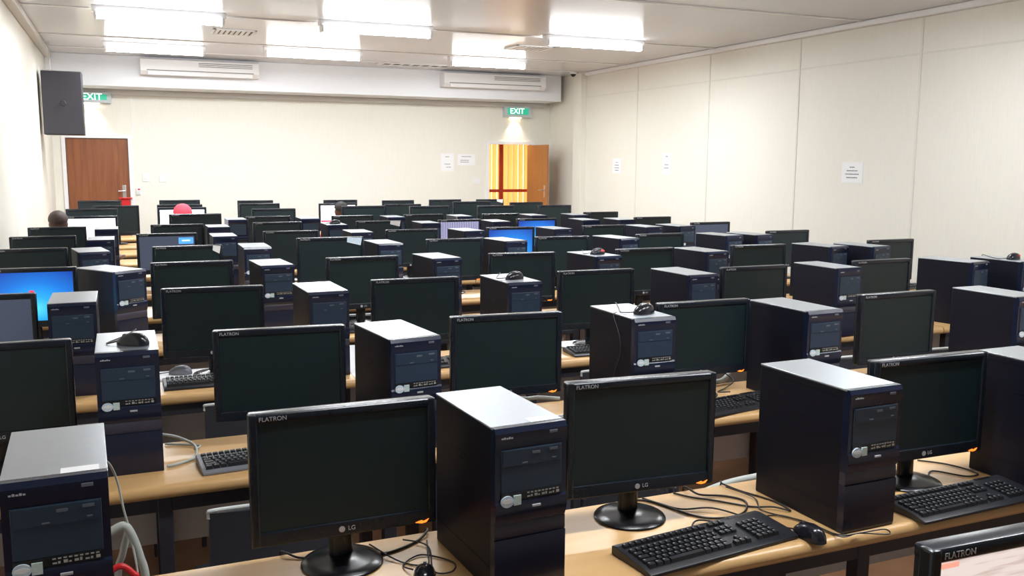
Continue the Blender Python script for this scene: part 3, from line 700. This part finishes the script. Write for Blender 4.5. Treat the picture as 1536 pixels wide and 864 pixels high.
# ------------------------------------------------------------------ keyboards
def keyboard_parts():
    P = {}; w, dd = .25, .082
    bm = bmesh.new(); prism(bm, [(-dd, .001), (dd, .001), (dd, .024), (dd - .02, .027), (-dd + .035, .017), (-dd, .010)], 'x', -w, w)
    bmesh.ops.bevel(bm, geom=list(bm.edges), offset=.003, segments=2, profile=.5, affect='EDGES'); P['keyboard_body'] = bm
    bk, bl = bmesh.new(), bmesh.new()
    sl = (.027 - .017) / (2 * dd - .055)
    def key(x, y, kw, kd, leg=True):
        z = .017 + (y + dd - .035) * sl
        if y < -dd + .035: z = .017
        vs = [(x + .001, y, z - .004), (x + kw - .001, y, z - .004), (x + kw - .001, y + kd - .002, z - .003), (x + .001, y + kd - .002, z - .003)]
        tpv = [(x + .003, y + .002, z + .0075), (x + kw - .003, y + .002, z + .0075), (x + kw - .003, y + kd - .004, z + .0085), (x + .003, y + kd - .004, z + .0085)]
        A = [bk.verts.new(v) for v in vs]; T = [bk.verts.new(v) for v in tpv]
        for i in range(4): bk.faces.new((A[i], A[(i + 1) % 4], T[(i + 1) % 4], T[i]))
        bk.faces.new(T)
        if leg: box(bl, x + .005, x + .005 + min(.005, kw * .3), y + .009, y + kd - .005, z + .0082, z + .0089)
    kd = .0185
    for rr in range(6):
        y = -dd + .022 + rr * (kd + (.002 if rr == 5 else 0)); x = -w + .012
        if rr == 0:
            for kw in (.024, .022, .022, .112, .022, .022, .022, .024): key(x, y, kw, kd, kw < .1); x += kw
        else:
            lead = [0, .042, .034, .028, .019, .019][rr]; key(x, y, lead, kd); x += lead
            while x < -w + .282 - .03: key(x, y, .019, kd); x += .019
            key(x, y, -w + .282 - x, kd)
        for k in range(3):
            if rr in (0, 3, 4, 5) or (rr == 1 and k == 1): key(-w + .294 + k * .019, y, .019, kd)
        for k in range(4):
            if rr < 5: key(-w + .362 + k * .019 + .012, y, .019, kd)
    box(bk, -w + .010, w - .010, -dd + .02, dd - .022, .0125, .0145)
    bmesh.ops.recalc_face_normals(bk, faces=bk.faces); bmesh.ops.recalc_face_normals(bl, faces=bl.faces)
    for f_ in bl.faces: f_.material_index = 1
    tmp = bpy.data.meshes.new('tmp'); bl.to_mesh(tmp); bl.free(); bk.from_mesh(tmp); bpy.data.meshes.remove(tmp)
    P['keys'] = bk
    bm = bmesh.new(); box(bm, -w + .385, -w + .45, dd - .019, dd - .008, .025, .0275); P['indicator_panel'] = bm
    out = {k: mesh(k, b, {'keyboard_body': M['kb'], 'keys': M['keys'], 'indicator_panel': M['gloss']}[k], 20) for k, b in P.items()}
    out['keys'].materials.append(M['legend']); return out
KP = keyboard_parts()
def keyboard(cx, cy, yaw, label, z=DT, silver=False):
    t = thing('keyboard', (cx, cy, z), R(yaw)); tag(t, label, 'keyboard', 'black keyboards on the desks')
    for nme, me in KP.items():
        o = part(nme, me, t)
        if silver and nme == 'keyboard_body':
            o.data = me.copy(); o.data.materials.clear(); o.data.materials.append(M['kb_grey'])
    return t
keyboard(1.372, 1.893, 6.5, 'black keyboard in front of the second front-row monitor')
keyboard(2.265, 1.866, 2, 'black keyboard behind the third front-row tower, before a dark monitor')
keyboard(.44, 3.045, 4, 'silver-edged black keyboard on the second-row desk beside the leftmost tower there', silver=True)
keyboard(1.345, 3.0, 2, 'black keyboard before the third monitor of the second row')
keyboard(2.255, 3.00, 8, 'black keyboard on bare desk between the second and third front-row towers', )
keyboard(3.24, 2.92, 3, 'black keyboard before the rightmost monitor of the second row')
keyboard(.38, 4.215, 0, 'black keyboard on the third-row desk below a white sheet')
keyboard(2.36, 4.165, -3, 'black keyboard peeping out in the third row behind a second-row monitor')
keyboard(1.33, 4.19, 2, 'black keyboard before the third monitor of the third row')
keyboard(1.42, 5.24, 0, 'black keyboard before the third monitor of the fourth row')
keyboard(2.38, 5.15, 0, 'black keyboard before the fourth monitor of the fourth row')
keyboard(5.75, 5.47, 4, 'black keyboard at the bare end of the fourth-row desk by the right wall')
keyboard(-.30, 9.56, 0, 'black keyboard before the leftmost white lit screen')

# ------------------------------------------------------------------ mice
def mouse_mesh():
    bm = bmesh.new(); n, m = 20, 10; L, Wd, H = .054, .032, .040
    rings = []
    for j in range(m + 1):
        u = j / m; el = u * PI / 2; rings.append([])
        for i in range(n):
            q = 2 * PI * i / n; rr = math.cos(el) ** .7 if j < m else 0.0
            yy = math.sin(q) * L * rr; xx = math.cos(q) * Wd * rr * (1 - .12 * math.cos(2 * q))
            zz = H * math.sin(el) * (1 - .22 * max(0, yy / L)) + .0008
            rings[-1].append((xx, yy - .004 * (1 - rr), zz))
    vr = [[bm.verts.new(p) for p in r_] for r_ in rings[:-1]]; topv = bm.verts.new((0, -.004, H + .0008))
    for a, b in zip(vr, vr[1:]):
        for i in range(n): bm.faces.new((a[i], a[(i + 1) % n], b[(i + 1) % n], b[i]))
    for i in range(n): bm.faces.new((vr[-1][i], vr[-1][(i + 1) % n], topv))
    bm.faces.new(vr[0][::-1])
    return bm
MM = {c_: mesh('mouse_body', mouse_mesh(), M[c_], 60) for c_ in ('mouse', 'mouse_grey')}
bm = bmesh.new(); lathe(bm, [(0, -.004), (.009, -.004), (.009, .004), (0, .004)], 16)
for v in bm.verts: v.co = Vector((v.co.z, v.co.x + .026, v.co.y + .0275))
MW = mesh('scroll_wheel', bm, M['band'], 40)
bm = bmesh.new()
for s in (-1, 1):
    tube(bm, [(s * .003, .022 + .004 * 0, .0325), (s * .004, .035, .0265), (s * .005, .046, .0165)], .0012, 6)
MS = mesh('button_seam', bm, M['gloss'], 60)
bm = bmesh.new(); lathe(bm, [(.0, .016), (.021, .016), (.024, .022), (.018, .030), (.008, .036), (0, .037)], 18, (0, -.022, 0), 1.15, 1.2); MR = mesh('red_palm_rest', bm, M['red'], 60)
def mouse(x, y, z, yaw, label, grey=False, red=False, cable_pts=None, group='computer mice'):
    t = thing('computer_mouse', (x, y, z), R(yaw)); tag(t, label, 'mouse', group)
    part('mouse_body', MM['mouse_grey' if grey else 'mouse'], t); part('scroll_wheel', MW, t); part('button_seam', MS, t)
    if red: o = part('red_palm_rest', MR, t); o['label'] = 'glossy red back'
    if cable_pts:
        inv = Matrix.Translation((x, y, z)) @ Matrix.Rotation(R(yaw), 4, 'Z'); inv.invert()
        bm = bmesh.new(); tube(bm, [inv @ Vector(p) for p in cable_pts], .0022, 6); obj('cable', bm, M['cable'], t)
    return t
TT = DT + .0006 + TH + .0004
mouse(1.66, 1.835, DT, 4, 'black mouse beside the long keyboard in the front row', cable_pts=[(1.645, 1.875, DT + .012), (1.60, 1.95, DT + .004), (1.62, 1.99, DT + .004), (1.69, 1.98, DT + .004), (1.728, 1.87, DT + .004), (1.738, 1.80, DT + .004), (1.80, 1.80, DT + .004), (1.87, 1.765, DT + .004), (1.885, 1.795, DT + .004), (1.80, 1.795, DT + .007), (1.735, 1.81, DT + .007), (1.715, 1.92, DT + .006), (1.66, 2.03, DT + .005), (1.70, 2.12, DT + .006), (1.67, 2.22, DT + .01)])
mouse(.625, 1.985, DT, -20, 'black mouse beside the round foot of the leftmost front-row monitor', cable_pts=[(.61, 2.03, DT + .012), (.60, 2.08, DT + .004), (.66, 2.12, DT + .004), (.72, 2.05, DT + .004), (.70, 2.00, DT + .004), (.66, 2.02, DT + .004), (.69, 2.16, DT + .006), (.64, 2.22, DT + .008)])
mouse(.215, 4.445, DT + .004, 70, 'grey mouse lying on a white sheet in the third row', grey=True, cable_pts=[(.17, 4.455, DT + .014), (.12, 4.47, DT + .007), (.05, 4.47, DT + .006), (.0, 4.5, DT + .006)])
def on_tower(x, y, yaw, label, back, red=False):
    mouse(x, y, TT, yaw, label, red=red, cable_pts=[(x - .05 * math.sin(R(yaw)), y + .05 * math.cos(R(yaw)), TT + .010), (x - .08, y + .04, TT + .0026), (x - .03, y + .15, TT + .0026), (x + .01, back - .01, TT + .005), (x + .01, back + .009, TT + .003), (x + .012, back + .014, TT - .03), (x + .02, back + .015, TT - .15)], group='mice lying on computer towers')
on_tower(.012, 3.16, 60, 'black mouse on the bright top of the leftmost second-row tower', 3.415)
on_tower(1.90, 3.10, 110, 'black mouse on the tower in the middle of the second row', 3.35)
on_tower(1.835, 4.26, 105, 'black mouse on the third-row tower, third from the left', 4.487)
on_tower(2.845, 5.235, 95, 'black mouse with red back on a fourth-row tower', 5.475, red=True)
on_tower(5.21, 4.06, 95, 'black mouse with red back on the tower by the right wall', 4.29, red=True)
on_tower(1.85, 8.60, 100, 'small black mouse on a far tower of the seventh row', 8.815)

# ------------------------------------------------------------------ cables
def cable(pts, r, mat, label, name='cable', group=None):
    bm = bmesh.new(); tube(bm, pts, r, 8); o = obj(name, bm, M[mat], smooth=60); tag(o, label, 'cable', group); return o
z = DT + .004
cable([(1.34, 2.252, z), (1.40, 2.215, z), (1.455, 2.075, z), (1.52, 2.03, z), (1.60, 2.04, z), (1.66, 2.11, z), (1.63, 2.17, z), (1.56, 2.20, z + .004), (1.545, 2.245, z + .012), (1.55, 2.272, z - .004), (1.56, 2.285, .66), (1.56, 2.285, .5), (1.56, 2.30, .01)], .0032, 'cable', 'black cable looping right of the round foot of the second front-row monitor')
cable([(1.39, 2.25, z), (1.415, 2.19, z), (1.45, 2.13, z), (1.53, 2.09, z + .006), (1.58, 2.00, z), (1.52, 1.985, z), (1.44, 2.03, z + .006), (1.40, 2.00, z), (1.42, 1.965, z + .003)], .0026, 'cable', 'thin black cable running to the back of the long front keyboard')
cable([(1.50, 2.25, z), (1.53, 2.20, z), (1.58, 2.15, z), (1.65, 2.07, z), (1.70, 2.03, z + .006), (1.735, 2.0, z), (1.74, 2.08, z), (1.70, 2.19, z), (1.68, 2.25, z + .004), (1.69, 2.272, z - .004), (1.69, 2.285, .62), (1.69, 2.30, .01)], .0028, 'cable', 'black cable lying against the side of the third front-row tower')
cable([(.50, 2.21, z), (.57, 2.165, z), (.63, 2.18, z), (.68, 2.21, z), (.715, 2.245, z + .006), (.72, 2.272, z - .004), (.715, 2.287, .66), (.71, 2.287, .5), (.70, 2.30, .01)], .0036, 'cable', 'thick black cable behind the leftmost front-row monitor foot')
cable([(.42, 2.20, z), (.37, 2.22, z), (.34, 2.25, z + .006), (.33, 2.272, z - .004), (.335, 2.287, .66), (.34, 2.287, .5), (.35, 2.30, .01)], .003, 'cable', 'black cable hanging off the desk left of the front monitor foot')
cable([(.545, 2.20, z + .015), (.60, 2.10, z), (.655, 2.06, z), (.68, 2.13, z), (.70, 2.20, z)], .0022, 'cable', 'thin black cable curving beside the leftmost front-row mouse')
cable([(1.30, 2.33, .66), (1.45, 2.31, .69), (1.60, 2.33, .675), (1.78, 2.36, .69), (1.95, 2.40, .68)], .011, 'cable_grey', 'pale grey conduit behind the front desk between two towers')
cable([(1.46, 2.36, .62), (1.58, 2.34, .645), (1.70, 2.31, .63), (1.80, 2.30, .60)], .012, 'cable_grey', 'lower grey conduit behind the front desk')
for k, (a, b2) in enumerate([((1.47, 2.29), .05), ((1.50, 2.30), .09), ((1.53, 2.285), .13)]):
    cable([(a[0], a[1], .735), (a[0] + .03, a[1] + .02, .70), (a[0] + b2, a[1] + .03, .66), (a[0] + b2 + .06, a[1] + .08, .60), (a[0] + b2 + .1, a[1] + .1, .42), (a[0] + b2 + .11, a[1] + .11, .01)], .0035, 'cable', f'dark cable of the bundle behind the front desk, {ORD[k + 1]} from the left', group='bundled cables behind the front desk')
cable([(-.10, 2.45, .76), (-.058, 2.45, .787), (-.032, 2.45, .792), (-.014, 2.45, .755), (.0, 2.45, .70), (.010, 2.45, .65), (.02, 2.45, .50), (.03, 2.45, .02)], .011, 'cable_grey', 'pale grey conduit dropping behind the leftmost front-row tower')
cable([(-.024, 2.475, .775), (-.033, 2.475, .745), (-.043, 2.475, .705), (-.055, 2.475, .655), (-.06, 2.475, .45), (-.06, 2.475, .02)], .009, 'cable_grey', 'second grey conduit dropping beside the leftmost front-row tower')
cable([(-.09, 2.42, .67), (-.062, 2.42, .695), (-.041, 2.42, .697), (-.02, 2.42, .675), (-.008, 2.42, .645), (.0, 2.42, .45), (.0, 2.42, .02)], .008, 'red', 'red cable low behind the leftmost front-row tower')
cable([(-.075, 2.235, 1.03), (-.064, 2.32, 1.01), (-.053, 2.42, .955), (-.043, 2.45, .905), (-.033, 2.45, .835), (-.022, 2.45, .77), (-.005, 2.42, .60), (.0, 2.40, .02)], .003, 'cable_grey', 'thin grey cable hanging behind the leftmost front-row tower')
z2 = DT + .006
cable([(.09, 3.28, z2 + .05), (.14, 3.26, z2 + .04), (.19, 3.21, z2 + .02), (.185, 3.14, z2), (.13, 3.09, z2), (.095, 3.08, z2)], .005, 'cable_grey', 'pale cable loop beside the silver-edged keyboard')
cable([(.10, 3.33, z2), (.16, 3.30, z2), (.21, 3.25, z2 + .004), (.19, 3.23, z2)], .004, 'cable_grey', 'second pale cable behind the silver-edged keyboard')
cable([(2.00, 3.33, z2), (2.2, 3.40, z2 + .03), (2.35, 3.36, z2 + .02), (2.45, 3.34, z2 + .01), (2.53, 3.37, z2 + .03)], .012, 'cable_grey', 'grey conduit on the second-row desk between two towers')
cable([(2.46, 3.38, .80), (2.50, 3.30, .76), (2.44, 3.27, z2), (2.36, 3.22, z2), (2.38, 3.16, z2 + .012)], .0028, 'cable', 'black cable behind the keyboard on the second-row desk')
cable([(1.42, 3.42, .76), (1.50, 3.38, .75), (1.58, 3.40, .742), (1.66, 3.36, .738)], .009, 'cable_grey', 'pale conduit behind the third second-row monitor')
cable([(1.80, 3.14, TT + .004), (1.785, 3.14, TT - .01), (1.784, 3.09, 1.05), (1.784, 3.08, .98), (1.784, 3.12, .90), (1.784, 3.13, .80)], .0016, 'band', 'thin grey wire hanging down the tower with a mouse, middle of second row')
cable([(2.10, 4.50, .80), (2.0, 4.46, .76), (2.08, 4.38, .745), (2.14, 4.30, .742)], .006, 'cable_grey', 'pale cable on the third-row desk beside a tower')
cable([(2.33, 2.05, z), (2.40, 2.10, z), (2.46, 2.02, z), (2.52, 2.03, z), (2.50, 2.13, z), (2.44, 2.2, z)], .0028, 'cable', 'black cable on the front desk before the rightmost tower')

# ------------------------------------------------------------------ papers and small things
def paper(x, y, w, dd, yaw, label, z=DT + .0006, curl=0.0):
    bm = bmesh.new(); n = 8; g1, g2 = [], []
    for i in range(n + 1):
        v = i / n; zz = .0005 + curl * max(0, v - .45) ** 2; yy = dd * (v - .5) - curl * .25 * max(0, v - .45) ** 2
        for lst, dz in ((g1, 0), (g2, .0012)):
            lst.append([bm.verts.new((s * w / 2, yy, zz + dz)) for s in (-1, 1)])
    for i in range(n):
        bm.faces.new((g1[i][0], g1[i + 1][0], g1[i + 1][1], g1[i][1])); bm.faces.new((g2[i][0], g2[i][1], g2[i + 1][1], g2[i + 1][0]))
        for s in (0, 1): bm.faces.new((g1[i][s], g1[i + 1][s], g2[i + 1][s], g2[i][s]))
    bm.faces.new((*g1[0], *g2[0][::-1])); bm.faces.new((*g1[-1], *g2[-1][::-1]))
    o = obj('paper_sheet', bm, M['paper'], None, (x, y, z), 60); o.rotation_euler = (0, 0, R(yaw)); tag(o, label, 'paper', 'loose white papers'); return o
paper(.235, 4.43, .29, .20, 0, 'white sheet under the grey mouse in the third row')
paper(1.035, 4.24, .14, .33, -4, 'white sheet curling up on the third-row desk by the bright-topped tower', curl=.30)
paper(2.30, 4.42, .28, .16, 0, 'white sheet behind the keyboard in the third row')

# ------------------------------------------------------------------ chairs (origin on the floor, seat faces +Y)
def chair_parts():
    P = {}
    bm = bmesh.new(); box(bm, -.21, .21, -.20, .20, .39, .425, bev=.015, seg=3); P['seat'] = (bm, 'chair')
    bm = bmesh.new(); n = 8; F, Bk = [], []
    prof = [(-.20, .50), (-.205, .60), (-.215, .70), (-.225, .755)]
    for (y, z_) in prof:
        F.append([]); Bk.append([])
        for i in range(n + 1):
            u = i / n * 2 - 1; yy = y - .025 * (1 - u * u)
            F[-1].append(bm.verts.new((u * .205, yy + .012, z_))); Bk[-1].append(bm.verts.new((u * .205, yy - .012, z_)))
    for G, fl in ((F, 0), (Bk, 1)):
        for a, b in zip(G, G[1:]):
            for i in range(n): bm.faces.new((a[i], a[i + 1], b[i + 1], b[i]))
    for i in range(n): bm.faces.new((F[0][i], F[0][i + 1], Bk[0][i + 1], Bk[0][i])); bm.faces.new((F[-1][i], F[-1][i + 1], Bk[-1][i + 1], Bk[-1][i]))
    for a, b, c_, d_ in zip(F, F[1:], Bk, Bk[1:]):
        for i in (0, n): bm.faces.new((a[i], b[i], d_[i], c_[i]))
    P['backrest'] = (bm, 'chair')
    bm = bmesh.new(); tube(bm, [(-.206, -.229, .738), (-.203, -.230, .753), (-.19, -.236, .762), (0, -.25, .764), (.19, -.236, .762), (.203, -.230, .753), (.206, -.229, .738)], .006, 8); P['top_edge'] = (bm, 'chair_edge')
    for k, (x, y) in enumerate([(-.19, -.19), (.19, -.19), (-.19, .17), (.19, .17)]):
        bm = bmesh.new(); tube(bm, [(x, y, .395), (x * 1.06, y * 1.12, 0)], .011, 8, False); P[f'leg{k}'] = (bm, 'steel_dark')
    for k, s in enumerate((-1, 1)):
        bm = bmesh.new(); tube(bm, [(s * .17, -.15, .40), (s * .17, -.215, .43), (s * .17, -.222, .58)], .010, 8); P[f'back_strut{k}'] = (bm, 'steel_dark')
    return {k: mesh(k.rstrip('0123'), b, M[m_], 50) for k, (b, m_) in P.items()}
CP = chair_parts()
def chair(x, y, yaw, label):
    t = thing('office_chair', (x, y, 0), R(yaw)); tag(t, label, 'chair', 'dark chairs between the rows')
    for k, me in CP.items(): part(k.rstrip('0123'), me, t)
chair(.375, 2.80, 3, 'dark chair with pale top edge between the first and second rows')
chair(.47, 3.95, 0, 'dark chair pushed in before the third row, beside the grey panel')
chair(1.42, 5.85, 0, 'dark chair between the fourth and fifth rows')
chair(4.05, 3.70, 0, 'dark chair with pale top edge behind a second-row monitor near the right wall')
chair(2.14, 3.92, 0, 'dark chair before the third row behind the middle tower with a mouse')
chair(1.60, 2.88, -4, 'dark chair between the first and second rows beside the second-row tower')
chair(3.42, 3.72, 0, 'dark chair before the third row, third from the left wall')

# ------------------------------------------------------------------ people (seated, facing +Y)
def skin_mesh(name, nodes, edges, mat, root=0, sub=2):
    me = bpy.data.meshes.new(name); me.from_pydata([n_[0] for n_ in nodes], edges, [])
    o = bpy.data.objects.new(name, me); COL.objects.link(o)
    md = o.modifiers.new('skin', 'SKIN'); md.use_smooth_shade = True
    sv = me.skin_vertices[0].data
    for i, n_ in enumerate(nodes):
        rr = n_[1] if isinstance(n_[1], tuple) else (n_[1], n_[1]); sv[i].radius = rr; sv[i].use_root = (i == root)
    s = o.modifiers.new('sub', 'SUBSURF'); s.levels = sub; s.render_levels = sub
    bpy.context.view_layer.update()
    m2 = bpy.data.meshes.new_from_object(o.evaluated_get(bpy.context.evaluated_depsgraph_get()))
    bpy.data.objects.remove(o); bpy.data.meshes.remove(me)
    m2.name = name; m2.materials.clear(); m2.materials.append(mat)
    m2.polygons.foreach_set('use_smooth', [True] * len(m2.polygons))
    return m2

def person(x, y, label, hair='hair', shirt='denim', hand_r=(.30, .36, .79), hand_l=(-.16, .36, .79), yaw=0, lift=0.0, hair_name='hair'):
    t = thing('person', (x, y, 0), R(yaw)); tag(t, label, 'person')
    N, E_ = [], []
    def add(p, r, prev=None):
        N.append(((p[0], p[1], p[2] + (lift if p[2] > .2 else 0)), r))
        if prev is not None: E_.append((prev, len(N) - 1))
        return len(N) - 1
    pel = add((0, 0, .575), (.130, .10)); wa = add((0, -.01, .69), (.125, .09), pel); ch = add((0, .0, .85), (.15, .10), wa); up = add((0, .0, .95), (.12, .08), ch)
    nk = add((0, .015, 1.03), .048, up); jaw = add((0, .04, 1.085), (.058, .066), nk); face = add((0, .035, 1.155), (.072, .088), jaw); crown = add((0, .02, 1.22), (.060, .074), face)
    add((0, .128, 1.125), .012, face)                                   # nose
    for s in (-1, 1): add((s * .080, .02, 1.135), .014, face)            # ears
    for s, h in ((1, hand_r), (-1, hand_l)):
        sh = add((s * .18, .0, .93), .058, up)
        mid = Vector((s * .18, 0, .93)).lerp(Vector(h), .5); el = Vector((s * .235 + (mid.x - s * .18) * .6, .07, .74))
        e = add(el, .042, sh); w_ = add(Vector(h) + Vector((0, -.06, .012)), .027, e)
        pm = add(Vector(h) + Vector((0, -.015, .008)), (.036, .016), w_)
        for k in range(4):
            fx = (k - 1.5) * .018; L = (.062, .072, .068, .052)[k]
            a = add(Vector(h) + Vector((fx, .028, .008)), .0085, pm); b = add(Vector(h) + Vector((fx * 1.1, .028 + L * .55, .012)), .008, a); add(Vector(h) + Vector((fx * 1.15, .028 + L, -.004)), .0065, b)
        a = add(Vector(h) + Vector((-s * .036, .0, .004)), .010, pm); add(Vector(h) + Vector((-s * .048, .032, .0)), .008, a)
    for s in (-1, 1):
        hp = add((s * .095, .05, .555), .072, pel); kn = add((s * .13, .34, .53), .052, hp); an = add((s * .13, .33, .10), .038, kn); add((s * .13, .44, .045), .034, an)
    body = link('body', skin_mesh('body', N, E_, M['skin'], 0), t)
    # clothes
    T = [((0, 0, .60 + lift), (.15, .115)), ((0, -.01, .66 + lift), (.145, .11)), ((0, 0, .85 + lift), (.17, .12)), ((0, 0, .95 + lift), (.135, .095)), ((0, .01, 1.0 + lift), (.065, .065))]
    TE = [(0, 1), (1, 2), (2, 3), (3, 4)]
    for s, h in ((1, hand_r), (-1, hand_l)):
        T.append(((s * .18, .0, .93 + lift), .072)); TE.append((3, len(T) - 1))
        mid = Vector((s * .18, 0, .93)).lerp(Vector(h), .5); el = Vector((s * .235 + (mid.x - s * .18) * .6, .07, .74 + lift))
        T.append((Vector((s * .18, 0, .93 + lift)).lerp(el, .8), .058)); TE.append((len(T) - 2, len(T) - 1))
    o = link('shirt', skin_mesh('shirt', T, TE, M[shirt], 1), t)
    Lg = [((0, 0, .575 + lift), (.145, .11))]; LE = []
    for s in (-1, 1):
        Lg += [((s * .095, .05, .555 + lift), .080), ((s * .13, .34, .53 + lift), .058), ((s * .13, .33, .13 + lift), .048)]; k = len(Lg); LE += [(0, k - 3), (k - 3, k - 2), (k - 2, k - 1)]
    link('trousers', skin_mesh('trousers', Lg, LE, M['denim' if shirt != 'denim' else 'dark_cloth'], 0), t)
    bm = bmesh.new()
    for s in (-1, 1):
        box(bm, s * .13 - .045, s * .13 + .045, .30, .56, max(.001, .0 + lift * 0), .075, bev=.02, seg=3)
    obj('shoes', bm, M['gloss'], t, smooth=60)
    bm = bmesh.new()
    for s in (-1, 1):
        r_ = bmesh.ops.create_uvsphere(bm, u_segments=10, v_segments=8, radius=.011); bmesh.ops.translate(bm, verts=r_['verts'], vec=(s * .03, .113, 1.16 + lift))
    obj('eyes', bm, M['eye'], t, smooth=60)
    # hair or cap: a shell over the skull
    bm = bmesh.new(); r_ = bmesh.ops.create_uvsphere(bm, u_segments=24, v_segments=16, radius=1)
    bmesh.ops.delete(bm, geom=[v for v in bm.verts if v.co.z < -.15 - .35 * v.co.y * -1 * 0 + (.45 * v.co.y if v.co.y > 0 else .35 * v.co.y)], context='VERTS')
    k = 1.16 if hair == 'cap' else 1.0
    for v in bm.verts: v.co = Vector((v.co.x * .083 * k, v.co.y * .100 * k + .025, v.co.z * .085 * k + 1.185 + lift))
    obj(hair_name, bm, M[hair], t, smooth=60)
    if hair == 'cap':
        bm = bmesh.new(); prism(bm, [(.07 * math.cos(q), .10 + .085 * math.sin(q)) for q in [PI * j / 10 for j in range(11)]], 'z', 1.185 + lift, 1.192 + lift); obj('cap_peak', bm, M['cap'], t)
    return t
person(-.53, 9.07, 'bald dark-skinned person seated before the leftmost white lit screen', hair='shaved', hand_r=(.50, .36, .80), hand_l=(-.10, .37, .80), hair_name='hair')
person(.585, 10.16, 'person in a pinkish red cap seated before a white lit screen', hair='cap', shirt='white_cloth', hand_r=(.16, .33, .785), hand_l=(-.16, .33, .785), lift=-.015, hair_name='cap')
person(2.445, 10.98, 'person with black hair mostly hidden before the tenth-row white screen', hair='hair', shirt='cap', hand_r=(.16, .36, .785), hand_l=(-.16, .36, .785), lift=-.035)
for x, y, w in ((-.53, 9.075, 'under the bald person'), (.585, 10.14, 'under the person in a red cap'), (2.445, 10.965, 'under the black-haired person')):
    chair(x, y, 0, f'dark chair {w}')

# ------------------------------------------------------------------ light and view
w = bpy.data.worlds.new('world'); sc.world = w; w.use_nodes = True
w.node_tree.nodes['Background'].inputs['Color'].default_value = (.9, .95, 1, 1); w.node_tree.nodes['Background'].inputs['Strength'].default_value = .3
vs = sc.view_settings; vs.view_transform = 'Standard'; vs.look = 'None'; vs.gamma = 1.0; vs.exposure = 0.06; vs.use_curve_mapping = False
